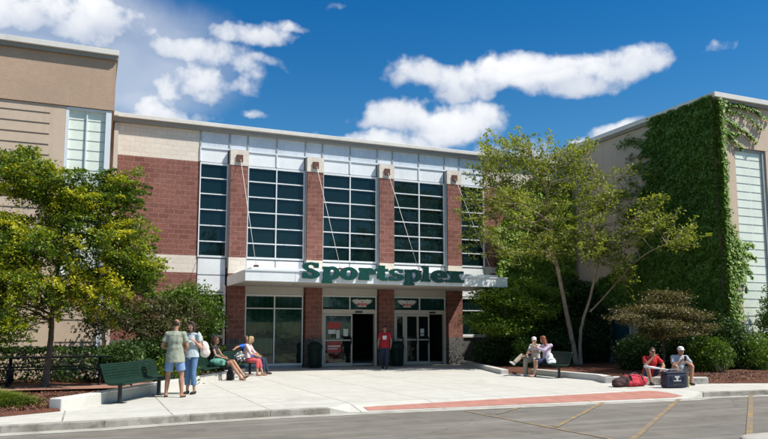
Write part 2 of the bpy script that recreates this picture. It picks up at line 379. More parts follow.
class MB:
    """collects shapes in world space (or local when the parent is at the origin) and links them as one mesh"""
    def __init__(s): s.v = []; s.f = []
    def add(s, vs, fs):
        k = len(s.v); s.v += [tuple(v) for v in vs]; s.f += [tuple(i+k for i in f) for f in fs]; return s
    def box(s, x0, x1, y0, y1, z0, z1):
        return s.add([(x0,y0,z0),(x1,y0,z0),(x1,y1,z0),(x0,y1,z0),(x0,y0,z1),(x1,y0,z1),(x1,y1,z1),(x0,y1,z1)],
                     [(0,3,2,1),(4,5,6,7),(0,1,5,4),(1,2,6,5),(2,3,7,6),(3,0,4,7)])
    def obox(s, c, d, mtx):
        c = Vector(c); h = [x/2 for x in d]
        vs = [c + mtx @ Vector((sx*h[0], sy*h[1], sz*h[2])) for sz in (-1, 1) for sy in (-1, 1) for sx in (-1, 1)]
        return s.add(vs, [(0,2,3,1),(4,5,7,6),(0,1,5,4),(1,3,7,5),(3,2,6,7),(2,0,4,6)])
    def tube(s, pts, rs, n=8, cap=True):
        pts = [Vector(p) for p in pts]
        if not hasattr(rs, '__len__'): rs = [rs]*len(pts)
        rings = []; prev = None
        for i, p in enumerate(pts):
            t = (pts[min(i+1, len(pts)-1)] - pts[max(i-1, 0)])
            if t.length < 1e-9: t = Vector((0, 0, 1))
            t.normalize()
            if prev is None: a = t.orthogonal().normalized()
            else:
                a = prev - t*prev.dot(t)
                a = a.normalized() if a.length > 1e-6 else t.orthogonal().normalized()
            prev = a; b = t.cross(a)
            rings.append([p + (a*math.cos(2*PI*k/n) + b*math.sin(2*PI*k/n))*rs[i] for k in range(n)])
        vs = [v for r in rings for v in r]; fs = []
        for i in range(len(pts)-1):
            for k in range(n):
                fs.append((i*n+k, i*n+(k+1) % n, (i+1)*n+(k+1) % n, (i+1)*n+k))
        if cap: fs.append(tuple(reversed(range(n)))); fs.append(tuple((len(pts)-1)*n+k for k in range(n)))
        return s.add(vs, fs)
    def ell(s, c, r, mtx=None, nu=12, nv=8):
        c = Vector(c); vs = []; fs = []
        mtx = mtx or Matrix.Identity(3)
        vs.append(c + mtx @ Vector((0, 0, r[2])))
        for j in range(1, nv):
            th = PI*j/nv
            for i in range(nu):
                ph = 2*PI*i/nu
                vs.append(c + mtx @ Vector((r[0]*math.sin(th)*math.cos(ph), r[1]*math.sin(th)*math.sin(ph), r[2]*math.cos(th))))
        vs.append(c + mtx @ Vector((0, 0, -r[2])))
        for i in range(nu): fs.append((0, 1+i, 1+(i+1) % nu))
        for j in range(nv-2):
            for i in range(nu):
                a = 1+j*nu+i; b = 1+j*nu+(i+1) % nu
                fs.append((a, a+nu, b+nu, b))
        L = len(vs)-1; o = 1+(nv-2)*nu
        for i in range(nu): fs.append((L, o+(i+1) % nu, o+i))
        return s.add(vs, fs)
    def prism(s, poly, z0, z1):
        n = len(poly)
        a = sum(poly[i][0]*poly[(i+1) % n][1]-poly[(i+1) % n][0]*poly[i][1] for i in range(n))
        if a < 0: poly = poly[::-1]
        return s.add([(p[0], p[1], z0) for p in poly]+[(p[0], p[1], z1) for p in poly],
                     [tuple(reversed(range(n))), tuple(range(n, 2*n))]+[(i, (i+1) % n, n+(i+1) % n, n+i) for i in range(n)])
    def xz(s, poly, y0, y1):
        """outline in x,z pushed from y0 (front) to y1 (back)"""
        n = len(poly)
        a = sum(poly[i][0]*poly[(i+1) % n][1]-poly[(i+1) % n][0]*poly[i][1] for i in range(n))
        if a < 0: poly = poly[::-1]
        return s.add([(p[0], y0, p[1]) for p in poly]+[(p[0], y1, p[1]) for p in poly],
                     [tuple(range(n)), tuple(reversed(range(n, 2*n)))]+[((i+1) % n, i, n+i, n+(i+1) % n) for i in range(n)])
    def lathe(s, c, prof, n=20):
        vs = [(c[0]+r*math.cos(2*PI*k/n), c[1]+r*math.sin(2*PI*k/n), c[2]+z) for r, z in prof for k in range(n)]
        fs = [(i*n+k, i*n+(k+1) % n, (i+1)*n+(k+1) % n, (i+1)*n+k) for i in range(len(prof)-1) for k in range(n)]
        fs += [tuple(reversed(range(n))), tuple((len(prof)-1)*n+k for k in range(n))]
        return s.add(vs, fs)
    def build(s, name, m, parent=None, bevel=0.0, smooth=False, world=True):
        me = bpy.data.meshes.new(name)
        vs = s.v
        if parent is not None and world:
            r = root_of(parent)
            inv = (Matrix.Translation(r.location) @ Matrix.Rotation(r.rotation_euler.z, 4, 'Z')).inverted()
            vs = [inv @ Vector(v) for v in vs]
        me.from_pydata(vs, [], s.f); me.validate(); me.update()
        me.materials.append(m)
        o = bpy.data.objects.new(name, me); COL.objects.link(o); o.parent = parent
        if smooth:
            for p in me.polygons: p.use_smooth = True
        if bevel > 0:
            b = o.modifiers.new('bevel', 'BEVEL'); b.width = bevel; b.segments = 2; b.limit_method = 'ANGLE'; b.angle_limit = R(40)
        return o

def struct(name, mb, m, **kw):
    return tag(mb.build(name, m, None, **kw), kind='structure')

def sheet(name, poly, z, m, parent=None):
    n = len(poly)
    a = sum(poly[i][0]*poly[(i+1) % n][1]-poly[(i+1) % n][0]*poly[i][1] for i in range(n))
    if a < 0: poly = poly[::-1]
    mb = MB(); mb.add([(p[0], p[1], p[2] if len(p) > 2 else z) for p in poly], [tuple(range(n))])
    return struct(name, mb, m)

def copy_tree(o, parent=None):
    c = o.copy(); COL.objects.link(c); c.parent = parent
    for ch in list(o.children): copy_tree(ch, c)
    return c

# ================================================================== GROUND
ZR = -0.12
g = sheet('road', [(-400, -400), (400, -400), (400, 500), (-400, 500)], ZR-0.004, MATS['asphalt'])
kl = [gnd(-150, 434), gnd(0, 426), gnd(104, 420.8), gnd(190, 415), gnd(270, 410.5), gnd(330, 407.9)]
kl = [(p.x, p.y) for p in kl]
first = kl[0]; kl = [(-30, 11.4)] + kl
rampL = kl[-1]                                    # about (4.7, 14.0)
kr = [(14.6, 13.75), (17.0, 13.55), (20, 13.5), (60, 13.5)]
rL0, rL1 = rampL, tuple(gnd(350, 412.3, ZR+.01))[:2]                   # flare on the left of the dropped kerb
rR0, rR1 = kr[0], tuple(gnd(692, 398.2, ZR+.01))[:2]
mid_top = [(rL1[0]+.25, 14.75), (rR1[0]-.05, 14.75)]
plaza = kl[1:] + mid_top + kr + [(60, 15.6), (60, 33), (-30, 33), (-30, 13.4)] 
plaza = [(-30, 11.4)] + kl[1:] + mid_top + kr + [(60, 33), (-30, 33)]
sheet('plaza', plaza, 0.0, MATS['concrete'])
# dropped kerb: plaza tilts down to the road
def rlow(x): return rL1[1] + (x-rL1[0])/(rR1[0]-rL1[0])*(rR1[1]-rL1[1])
def rz(x, y, off):
    t_ = max(0.0, min(1.0, (y-rlow(x))/(14.75-rlow(x))))
    return (x, y, ZR+.012 + t_*(-ZR-.012) + off)
mb = MB()
xa, xb = mid_top[0][0], mid_top[1][0]
NC = 32
for i in range(NC):
    x0, x1 = xa+(xb-xa)*i/NC, xa+(xb-xa)*(i+1)/NC
    mb.add([rz(x0, rlow(x0), 0), rz(x1, rlow(x1), 0), (x1, 14.75, 0), (x0, 14.75, 0)], [(0, 1, 2, 3)])
mb.add([(rL0[0], rL0[1], 0), (rL1[0], rL1[1], ZR+.012), rz(xa, rlow(xa), 0), (xa, 14.75, 0)], [(0, 1, 3), (1, 2, 3)])
mb.add([(rR0[0], rR0[1], 0), (rR1[0], rR1[1], ZR+.012), rz(xb, rlow(xb), 0), (xb, 14.75, 0)], [(0, 3, 1), (1, 3, 2)])
zq = ZR+.012
mb.add([(rL0[0], rL0[1], 0), (rL1[0], rL1[1], zq), (rR1[0], rR1[1], zq), (rR0[0], rR0[1], 0), (rL0[0], rL0[1], ZR-.03), (rL1[0], rL1[1], ZR-.03), (rR1[0], rR1[1], ZR-.03), (rR0[0], rR0[1], ZR-.03)],
       [(0, 4, 5, 1), (1, 5, 6, 2), (2, 6, 7, 3)])
struct('pavement_ramp', mb, MATS['concrete'])
A_ = [gnd(366, 411.0, -.10), gnd(674, 397.8, -.10), gnd(688, 396.2, -.10)]
B_ = [gnd(363, 407.8, -.07), gnd(652, 392.6, -.06), gnd(688, 396.2, -.10)]
x0_, x1_ = max(A_[0].x, B_[0].x), A_[-1].x
mb = MB()
lo_ = lambda x: max(float(np.interp(x, [p.x for p in A_], [p.y for p in A_])), rlow(x)+.06)
hi_ = lambda x: float(np.interp(x, [p.x for p in B_], [p.y for p in B_]))
for i in range(48):
    xa_, xb_ = x0_+(x1_-x0_)*i/48, x0_+(x1_-x0_)*(i+1)/48
    q = [rz(xa_, lo_(xa_), .005), rz(xb_, lo_(xb_), .005), rz(xb_, max(lo_(xb_), hi_(xb_)), .005), rz(xa_, max(lo_(xa_), hi_(xa_)), .005)]
    mb.add(q, [(0, 1, 2, 3)])
struct('paving_strip', mb, MATS['tactile'])
# kerbs (real step)
def kerb(name, pts, w=0.16, out=1):
    mb = MB()
    for (a, b) in zip(pts[:-1], pts[1:]):
        a = Vector((a[0], a[1], 0)); b = Vector((b[0], b[1], 0)); d = (b-a).normalized(); n = Vector((d.y, -d.x, 0))
        mb.prism([(a+n*.02)[:2], (b+n*.02)[:2], (b-n*w)[:2], (a-n*w)[:2]], ZR-.05, 0.006)
    return struct(name, mb, MATS['kerb'], bevel=.015)
kerb('kerb', kl)
kerb('kerb', kr)
# gutter pan
mb = MB()
gp = kl + [rL1, rR1] + kr[0:1] + kr[1:]
gv = []
for i, p in enumerate(gp):
    d = (Vector(gp[min(i+1, len(gp)-1)])-Vector(gp[max(i-1, 0)])).normalized(); n = Vector((d.y, -d.x))
    q = Vector(p)-n*.02; w = Vector(p)+n*.36
    gv += [(q.x, q.y, ZR+.002), (w.x, w.y, ZR+.002)]
mb.add(gv, [(2*i, 2*i+1, 2*i+3, 2*i+2) for i in range(len(gp)-1)])
struct('gutter', mb, MATS['gutter'])
# faded yellow markings
def stripe(a, b, w=0.11):
    a = Vector((a[0], a[1], 0)); b = Vector((b[0], b[1], 0)); d = (b-a).normalized(); n = Vector((d.y, -d.x, 0))*w/2
    return [(p.x, p.y, ZR+.004) for p in (a-n, b-n, b+n, a+n)]
mb = MB(); k = 0
P = lambda x, y: tuple(gnd(x, y, ZR))
for a, b, w in ((P(465, 411), P(632, 443), .10), (P(520, 407.5), P(497, 414), .10), (P(603, 402.5), P(556, 427), .12), (P(681, 397.5), P(630, 442), .13), (P(751, 395), P(749, 445), .13)):
    q = stripe(a, b, w*.78); q = [(x, y, z+.0015*k) for x, y, z in q]; k += 1
    mb.add(q, [(0, 3, 2, 1)] )
o = struct('road_marking', mb, MATS['yellow_paint'])
# traffic island nose, bottom right
c = gnd(768, 441, ZR+.1)
poly = []
for k in range(20):
    t = PI/2 + PI*k/19
    poly.append((c.x+.15 + .62*math.cos(t), c.y-.2 + .62*math.sin(t)))
poly += [(c.x+8, c.y-.82), (c.x+8, c.y+.42)]
mb = MB().prism(poly, ZR-.03, ZR+.15)
struct('traffic_island', mb, MATS['gutter'], bevel=.04)

# mulch beds -------------------------------------------------
lw = [(-.42, 15.50), (.42, 16.72), (5.15, 24.9)]          # foot of the low concrete wall on the left
def lumpy(name, poly, z, m, seed=1, amp=0.05, step=0.3):
    """a soft uneven sheet cut to a polygon"""
    bm = bmesh.new()
    vs = [bm.verts.new((p[0], p[1], z)) for p in poly]
    f = bm.faces.new(vs)
    xs = [p[0] for p in poly]; ys = [p[1] for p in poly]
    for ax, lo, hi in ((0, min(xs), max(xs)), (1, min(ys), max(ys))):
        c = lo+step
        while c < hi:
            n = (1, 0, 0) if ax == 0 else (0, 1, 0); co = (c, 0, 0) if ax == 0 else (0, c, 0)
            bmesh.ops.bisect_plane(bm, geom=bm.verts[:]+bm.edges[:]+bm.faces[:], plane_co=co, plane_no=n)
            c += step
    for v in bm.verts:
        if v.is_boundary: v.co.z = .006
        else: v.co.z += amp*(noise.noise(v.co*1.3+Vector((seed, 0, 0)))+.6) + amp*.35*noise.noise(v.co*6)
    bm.normal_update()
    for f in bm.faces:
        if f.normal.z < 0: f.normal_flip()
    me = bpy.data.meshes.new(name); bm.to_mesh(me); bm.free(); me.materials.append(m)
    o = bpy.data.objects.new(name, me); COL.objects.link(o); tag(o, kind='structure')
    for p in me.polygons: p.use_smooth = True
    return o
lumpy('mulch_bed', [(-14, 14.0), (-1.5, 14.92), (-.42, 15.52), (.30, 16.75), (5.0, 24.9), (5.05, 28.95), (-14, 28.95)], 0.03, MATS['mulch'])
sheet('path', [(-14, 20.3), (1.5, 19.2), (2.4, 20.7), (-14, 22.3)], 0.135, MATS['paving'])
rw = [(15.9, 28.7), (13.75, 22.0)]
rw2 = [(14.60, 21.4), (14.80, 18.1), (14.35, 17.15), (16.95, 15.72)]
lumpy('mulch_bed', [(16.0, 28.8), (13.95, 22.1), (14.7, 21.4), (15.0, 18.1), (14.6, 17.25), (17.0, 15.9), (19.3, 15.1), (40, 15.3), (40, 19.7), (22.45, 19.9), (22.45, 28.95), (16.0, 28.95)], 0.05, MATS['mulch'], 5, .08)

CONC = mat('cast_concrete', (0.55, 0.53, 0.48), 0.85, 0.08, 2.0, 0.3, 50, dirt=0.35)
def low_wall(name, pts, w, h, label):
    o = None; mb = MB()
    P_ = [Vector((p[0], p[1], 0)) for p in pts]
    for i, (a, b) in enumerate(zip(P_[:-1], P_[1:])):
        d = (b-a).normalized(); n = Vector((-d.y, d.x, 0))
        e = a + d*0.012 if i else a
        mb.prism([e[:2], b[:2], (b+n*w)[:2], (e+n*w)[:2]], -.02, h)
    o = mb.build(name, CONC, None, bevel=.02)
    return tag(o, label, 'low wall')
low_wall('low_wall', lw, .28, .25, 'pale knee-low concrete wall running behind the green benches on the left')
low_wall('low_wall', [rw[1], rw[0]][::-1], .28, .16, 'low grey concrete edging from the right brick pillar out across the plaza')
low_wall('low_wall', rw2, .30, .19, 'low concrete edging that the two men sit on, behind the right bench')

# ================================================================== BRICK ENTRANCE BUILDING
YG = 29.0          # wall / glass plane
YP = 28.76         # pilaster front
entr = thing('brick_building', 'red block and glass entrance building with white window bars and wide entrance canopy', 'building', (11, 29, 0))
XR = 22.48
def wall_bands(x0, x1, y0, y1, parent, zbase=1.2):
    MB().box(x0, x1, y0, y1, 0, zbase).build('stone_base', STONE, parent)
    MB().box(x0, x1, y0, y1, zbase, 3.86).build('brick_wall', BRICK, parent)
    MB().box(x0, x1, y0, y1, 3.86, 4.55).build('beige_band', BEIGE, parent)
    MB().box(x0, x1, y0, y1, 4.55, 8.43).build('brick_wall', BRICK, parent)
    MB().box(x0, x1, y0, y1, 8.43, 9.72).build('beige_band', BEIGE, parent)
wall_bands(.75, 3.93, YG, YG+.35, entr)
wall_bands(17.35, XR, YG, YG+.35, entr)
MB().box(.62, .78, YG-.06, YG+.3, 0, 9.70).build('corner_post', CREAM, entr)
MB().box(.2, .62, YG+.12, YG+.3, 0, 9.70).build('recess_panel', STUC, entr)
PIL = [(5.16, 5.88), (8.45, 9.17), (11.82, 12.52), (15.25, 15.98)]
for i, (a, b) in enumerate(PIL):
    p = MB().box(a, b, YP, YG+.3, 1.22, 3.86).build('pilaster', BRICK, entr)
    MB().box(a-.01, b+.01, YP-.03, YG+.3, 0, 1.22).build('pilaster_base', STONE, p)
    MB().box(a, b, YP, YG+.3, 3.86, 4.52).build('beige_band', BEIGE, p)
    MB().box(a, b, YP, YG+.3, 4.52, 8.36).build('brick_shaft', BRICK, p)
    MB().box(a-.02, b+.02, YP-.02, YG+.01, 8.36, 9.02).build('pilaster_cap', BEIGE, p)
    MB().box(a-.05, a-.012, YP+.04, YG-.005, 4.1, 9.0).box(b+.012, b+.035, YP+.06, YG-.005, 4.1, 9.0).build('side_trim', MULL, p)
    cx = (a+b)/2
    MB().box(cx-.13, cx+.13, YP-.09, YP-.02, 8.50, 8.80).build('anchor_plate', RUST, p, bevel=.01)
# full-height glass bays
def bay(x0, x1, cols, zs, sill, y=YG, nm='window', bar=.045, glass=GLASS):
    """glass sheet with a white grid in front"""
    z0, z1 = zs[0], zs[-1]
    fr = MB()
    ws = [x0 + (x1-x0)*k/cols for k in range(cols+1)]
    for k, x in enumerate(ws):
        a, b = (x, x+bar) if k == 0 else ((x-bar, x) if k == cols else (x-bar/2, x+bar/2))
        fr.box(a, b, y-.05, y+.08, z0, z1)
    for k, z in enumerate(zs):
        h = .022 if 0 < k < len(zs)-1 else .04
        for j in range(cols):
            a = ws[j] + (bar if j == 0 else bar/2); b = ws[j+1] - (bar if j == cols-1 else bar/2)
            za = z if k == 0 else (z-2*h if k == len(zs)-1 else z-h)
            fr.box(a, b, y-.043, y+.07, za, za+2*h)
    f = fr.build(nm, WHITE, entr)
    MB().box(x0+.01, x1-.01, y+.02, y+.05, z0+.01, z1-.01).build('pane', glass, f)
    return f
rows = [4.50 + k*(8.42-4.50)/6 for k in range(7)]
bays = [(3.95, 5.10, 1), (5.92, 8.39, 2), (9.21, 11.76, 2), (12.56, 15.19, 2), (16.02, 17.33, 1)]
for (a, b, c) in bays:
    bay(a, b, c, rows, None)
    for k in range(c):                               # bright strip of panels over the glass
        w = (b-a)/c
        MB().box(a+w*k+.03, a+w*(k+1)-.03, YG-.01, YG+.05, 8.45, 8.99).build('white_panel', PANEL, entr)
# white clerestory panels under the roof, its shade greyed into their colour, with dark mullions, white rail below
MB().box(3.93, 17.35, YG-.05, YG+.06, 9.00, 9.06).build('rail', WHITE, entr)
edges = [3.95, 5.14, 5.90, 7.15, 8.42, 9.19, 10.48, 11.79, 12.54, 13.87, 15.22, 16.0, 17.33]
for a, b in zip(edges[:-1], edges[1:]):
    MB().box(a+.028, b-.028, YG+.0, YG+.06, 9.06, 9.72).build('clerestory_panel', SHADEP, entr)
for e in edges: MB().box(e-.026, e+.026, YG-.03, YG+.07, 9.065, 9.72).build('clerestory_mullion', MULL, entr)
for (a, b, c) in bays:
    for k in range(1, c): MB().box(a+(b-a)*k/c-.028, a+(b-a)*k/c+.028, YG-.05, YG+.07, 8.465, 8.998).build('panel_mullion', WHITE, entr)
MB().box(3.93, 3.975, YG-.05, YG+.07, 8.465, 8.998).build('panel_mullion', WHITE, entr)
# spandrels between the sill and the canopy
for (a, b, c) in bays:
    lo = 3.10 if c == 1 else 3.38
    w = (b-a)/c
    for k in range(c):
        x0, x1 = a+w*k+.02, a+w*(k+1)-.02
        if c == 1:
            MB().box(x0, x1, YG-.015, YG+.05, 3.80, 4.45).build('white_panel', PANEL, entr, bevel=.008)
            MB().box(x0, x1, YG-.02, YG+.05, 3.12, 3.76).build('white_panel', PANEL, entr, bevel=.008)
        else:
            MB().box(x0, x1, YG-.015, YG+.05, lo, 4.45).build('white_panel', PANEL, entr, bevel=.008)
    MB().box(a, b, YG+.055, YG+.09, lo, 4.49).build('backing', MULL, entr)
# low windows of the side bays + stone base
for (a, b) in ((3.95, 5.10), (16.02, 17.33)):
    bay(a, b, 1, [1.28, 2.46, 3.08], None)
    MB().box(a, b, YG-.02, YG+.3, 0, 1.22).build('stone_base', STONE, entr)
    MB().box(a, b, YG-.09, YG+.02, 1.215, 1.275).build('sill', CREAM, entr)
# bay 1: shop window with green film
f = bay(5.92, 8.39, 2, [.10, 2.46, 3.04], None, glass=FILM, bar=.05)
MB().box(5.92, 8.39, YG-.03, YG+.2, 0, .095).build('sill', MULL, entr)
for a, b in ((5.9, 8.42), (9.2, 11.79), (12.55, 15.22)):
    MB().box(a, b, YG-.035, YG+.1, 3.05, 3.37).build('header_panel', CREAM, entr)
# bays 2 and 3: transoms with an emblem each, sliding doors, one dark doorway
def emblem(cx, cz, y, parent, s=1.0):
    w = MB(); k = 0
    for sg in (-1, 1):
        # a spread wing: long top edge, ragged feather tips below
        pts = [(.04, .10), (.20, .165), (.40, .15), (.50, .10), (.42, .085), (.46, .03), (.37, .03), (.38, -.03), (.29, -.02), (.28, -.07), (.19, -.05), (.05, -.05)]
        q = [(cx+sg*a*s, cz+b*s) for a, b in pts]
        for i in range(1, len(q)-1):
            w.xz([q[0], q[i], q[i+1]], y-.006-.0004*k, y); k += 1
    w.xz([(cx-.10*s, cz+.15*s), (cx+.10*s, cz+.15*s), (cx+.22*s, cz+.0*s), (cx+.20*s, cz-.17*s), (cx-.20*s, cz-.17*s), (cx-.22*s, cz+.0*s)], y-.014, y)
    o = w.build('emblem', mat('decal_white', (.62, .62, .60), .6), parent)
    r = MB()
    for j, (a, b) in enumerate(((-.22, -.12), (-.10, -.04), (-.02, .05), (.07, .13), (.15, .22))):
        r.xz([(cx+a*s, cz-.02*s), (cx+b*s, cz-.0*s), (cx+b*s, cz-.12*s), (cx+(a+.03)*s, cz-.13*s)], y-.018-.0006*j, y-.013)
    r.xz([(cx-.05*s, cz+.04*s), (cx+.05*s, cz+.04*s), (cx, cz+.11*s)], y-.019, y-.013)
    r.build('emblem_lettering', mat('decal_red', (.42, .03, .03), .6), o)
for bi, (x0, x1, split, ex) in enumerate(((9.21, 11.76, 10.50, 11.08), (12.56, 15.19, 13.87, 13.25))):
    f = MB()
    f.box(x0, x0+.05, YG-.05, YG+.08, 2.46, 3.04).box(split-.025, split+.025, YG-.05, YG+.08, 2.46, 3.04).box(x1-.05, x1, YG-.05, YG+.08, 2.46, 3.04)
    f.box(x0, x1, YG-.055, YG+.07, 2.99, 3.045)
    f = f.build('transom_window', WHITE, entr)
    MB().box(x0+.01, x1-.01, YG+.0, YG+.03, 2.46, 3.0).build('pane', glass_mat('transom_glass', (.012, .045, .042)) if 'transom_glass' not in MATS else MATS['transom_glass'], f)
    emblem(ex, 2.74, YG-.012, f, 1.0 if bi == 0 else .98)
    d = MB()                                           # door frame
    d.box(x0, x1, YG-.10, YG+.12, 2.27, 2.455)
    d.box(x0, x0+.10, YG-.08, YG+.1, 0, 2.27).box(x1-.11, x1, YG-.08, YG+.1, 0, 2.27)
    if bi == 1: d.box(13.10, 13.16, YG-.06, YG+.08, 0.0, 2.27)
    fr = d.build('door_frame', CREAM, entr, bevel=.006)
    sx = x0+.9 if bi == 0 else x0+1.0
    MB().box((10.72 if bi == 0 else 14.32), (11.05 if bi == 0 else 14.62), YG-.15, YG-.10, 2.31, 2.38).build('door_sensor', BLACK, fr)
    # sliding leaves
    leaves = ((9.33, 10.62),) if bi == 0 else ((12.67, 13.09), (13.17, 13.78), (13.72, 14.33))
    for li, (a, b) in enumerate(leaves):
        y = YG-.05 - (.045 if li == 2 else 0)
        s = .065
        q = MB()
        q.box(a, a+s, y, y+.04, .02, 2.26).box(b-s, b, y, y+.04, .02, 2.26)
        q.box(a+s, b-s, y, y+.04, .02, .16).box(a+s, b-s, y, y+.04, 2.17, 2.26).box(a+s, b-s, y+.001, y+.039, 1.10, 1.15)
        lf = q.build('sliding_door', CREAM, entr)
        MB().box(a+s-.01, b-s+.01, y+.015, y+.025, .15, 2.18).build('pane', glass_mat('door_glass', (.006, .012, .012)) if 'door_glass' not in MATS else MATS['door_glass'], lf)
        if li == 0 and bi == 0:
            rd = mat('poster_red', (.40, .035, .03), .5, .25, 3)
            wp = mat('poster_white', (.6, .6, .58), .5, .1, 3)
            po = MB().box(9.47, 10.06, y+.004, y+.012, 1.62, 1.90).build('poster', rd, lf)
            MB().box(9.52, 9.85, y+.001, y+.0035, 1.40, 1.58).box(9.88, 10.03, y+.001, y+.0035, 1.20, 1.56).build('notice', wp, po)
            MB().box(9.47, 10.10, y+.004, y+.012, .60, 1.06).build('poster', rd, lf)
            MB().box(9.50, 10.07, y+.001, y+.0035, .84, .90).box(9.50, 9.95, y+.001, y+.0035, .74, .78).build('poster_stripe', wp, po)
            MB().box(10.2, 10.42, y+.001, y+.006, 1.3, 1.62).build('notice', wp, po)
        if li == 2:
            MB().box(a+.16, a+.34, y+.001, y+.008, 1.42, 1.62).box(a+.16, a+.34, y+.001, y+.008, 1.30, 1.385).build('notice', MATS['poster_white'], lf)
        MB().box(b-s-.01, b-s+.02, y-.04, y-.015, .95, 1.25).build('handle', BLACK, lf)
# lobby seen through the open leaves
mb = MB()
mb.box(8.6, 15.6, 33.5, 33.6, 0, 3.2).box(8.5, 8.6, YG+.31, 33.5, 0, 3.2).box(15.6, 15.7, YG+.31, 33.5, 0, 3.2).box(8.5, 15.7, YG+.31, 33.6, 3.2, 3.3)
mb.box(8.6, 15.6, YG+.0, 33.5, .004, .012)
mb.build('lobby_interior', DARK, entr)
MB().box(11.2, 12.0, 32.6, 33.4, .02, 1.9).box(9.5, 10.3, 32.7, 33.4, .02, 1.9).build('lobby_shelf', mat('lobby_red', (.25, .03, .03), .5), entr)
# roof with a two-step metal edge
MB().box(.45, XR, YG-.30, 45, 9.88, 10.04).build('roof', FASCIA, entr, bevel=.01)
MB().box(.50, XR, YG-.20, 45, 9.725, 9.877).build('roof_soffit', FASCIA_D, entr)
MB().box(.25, .75, YG-.36, YG-.02, 9.90, 10.06).box(.3, .40, YG-.2, YG-.1, 10.06, 10.2).build('roof_vent', FASCIA, entr)
MB().box(.62, XR, YG+.36, 44.5, 0, .1).box(.62, .8, YG+.36, 44.5, 0, 9.7).box(.62, XR, 44.2, 44.5, 0, 9.7).build('rear_walls', BEIGE, entr)
# canopy ------------------------------------------------------
CXL, CXR, CYF = 5.15, 16.10, 25.20
cn = MB().box(CXL, CXR, CYF, YG-.02, 3.40, 3.70).build('canopy', WHITE, entr)
MB().box(CXL-.03, CXR+.03, CYF-.05, CYF+.02, 3.33, 3.73).build('canopy_fascia', PANEL, cn, bevel=.01)
for x in (CXL-.03, CXR-.02): MB().box(x, x+.05, CYF+.021, YP-.03, 3.33, 3.73).build('canopy_side', PANEL, cn)
MB().box(CXL+.25, CXR-.25, CYF+.25, YG-.1, 3.701, 3.86).build('canopy_deck', PANEL, cn)
MB().box(CXL+.04, CXR-.04, CYF+.03, YP-.04, 3.345, 3.397).build('canopy_soffit', CREAM, cn)
MB().box(CXL-.06, CXR+.06, CYF-.08, CYF-.051, 3.70, 3.75).build('drip_edge', WHITE, cn)
for x in (7.3, 10.6, 13.9): MB().lathe((x, 26.3, 3.30), [(.11, 0), (.11, .043)], 14).build('soffit_light', MULL, cn)
for k in range(1, 6): MB().box(CXL+k*1.83-.006, CXL+k*1.83+.006, CYF-.054, CYF-.049, 3.335, 3.695).build('fascia_joint', MULL, cn)
# stay rods from the pilaster anchors down to the canopy edge
for (a, b) in PIL:
    cx = (a+b)/2
    e = Vector((cx+.10, 25.65, 3.93))
    MB().tube([(cx+.03, YP-.08, 8.6), e], .010, 6).build('stay_rod', FASCIA, entr, smooth=True)
    MB().box(cx+.02, cx+.18, 25.56, 25.74, 3.862, 3.95).build('stay_foot', RUST, cn)
MB().tube([(5.02, YP-.12, 0), (5.02, YP-.12, 3.30), (5.02, YP+.1, 3.38)], .045, 8).build('downpipe', FASCIA, entr, smooth=True)
MB().tube([(20.4, YG-.08, 0), (20.4, YG-.08, 9.7)], .07, 8).build('downpipe', FASCIA, entr, smooth=True)

# sign letters: fat slab letters built from strokes, each stroke its own step so faces never coincide
YL = CYF-.06
def arc(cx, cz, rx, rz, a0, a1, wx, wz, n=22):
    o, i = [], []
    for k in range(n+1):
        t = R(a0+(a1-a0)*k/n)
        o.append((cx+rx*math.cos(t), cz+rz*math.sin(t))); i.append((cx+(rx-wx)*math.cos(t), cz+(rz-wz)*math.sin(t)))
    return o, i
class Glyph:
    def __init__(s, x, w): s.x = x; s.w = w; s.mb = MB(); s.k = 0
    def _y(s): s.k += 1; return YL-.10-.0014*s.k
    def rect(s, x0, x1, z0, z1): s.mb.xz([(s.x+x0*s.w, 3.47+z0), (s.x+x1*s.w, 3.47+z0), (s.x+x1*s.w, 3.47+z1), (s.x+x0*s.w, 3.47+z1)], s._y(), YL)
    def poly(s, pts): s.mb.xz([(s.x+a*s.w, 3.47+b) for a, b in pts], s._y(), YL)
    def arc(s, cx, cz, rx, rz, a0, a1, wx, wz):
        y = s._y(); o, i = arc(s.x+cx*s.w, 3.47+cz, rx*s.w, rz, a0, a1, wx*s.w, wz)
        n = len(o)
        for k in range(n-1):
            s.mb.xz([o[k], o[k+1], i[k+1], i[k]], y, YL)
    def done(s): return s.mb.build('letter', SIGNG, sign)
sign = MB().box(CXL+2.0, 14.1, YL+.002, YL+.009, 3.62, 3.66).build('sign', WHITE, entr)
LX = dict(zip(range(10), [(7.20, 7.89), (8.01, 8.66), (8.68, 9.40), (9.46, 10.12), (10.14, 10.66), (10.69, 11.34), (11.37, 12.08), (12.11, 12.46), (12.52, 13.24), (13.22, 13.97)]))
def sgl(x, w, H):   # s / S
    q = Glyph(x, w)
    q.arc(.50, H*.735, .48, H*.275, 15, 285, .33, H*.17)
    q.arc(.50, H*.265, .50, H*.285, -165, 105, .35, H*.18)
    q.poly([(.18, H*.62), (.62, H*.60), (.84, H*.38), (.36, H*.38)])
    q.rect(.68, .93, H*.66, H*.98); q.rect(.05, .30, H*.0, H*.34)
    q.done()
def bowl(q, cx=.5, rx=.5): q.arc(cx, .225, rx, .25, 0, 360, rx*.70, .125)
sgl(LX[0][0], .69, .60)
for i in (1, 6):
    a, b = LX[i]; q = Glyph(a, b-a); q.rect(.04, .44, -.14, .46); q.rect(-.02, .3, .36, .462); q.rect(-.04, .56, -.165, -.06); q.arc(.56, .225, .46, .255, -145, 145, .31, .125); q.done()
a, b = LX[2]; q = Glyph(a, b-a); bowl(q); q.done()
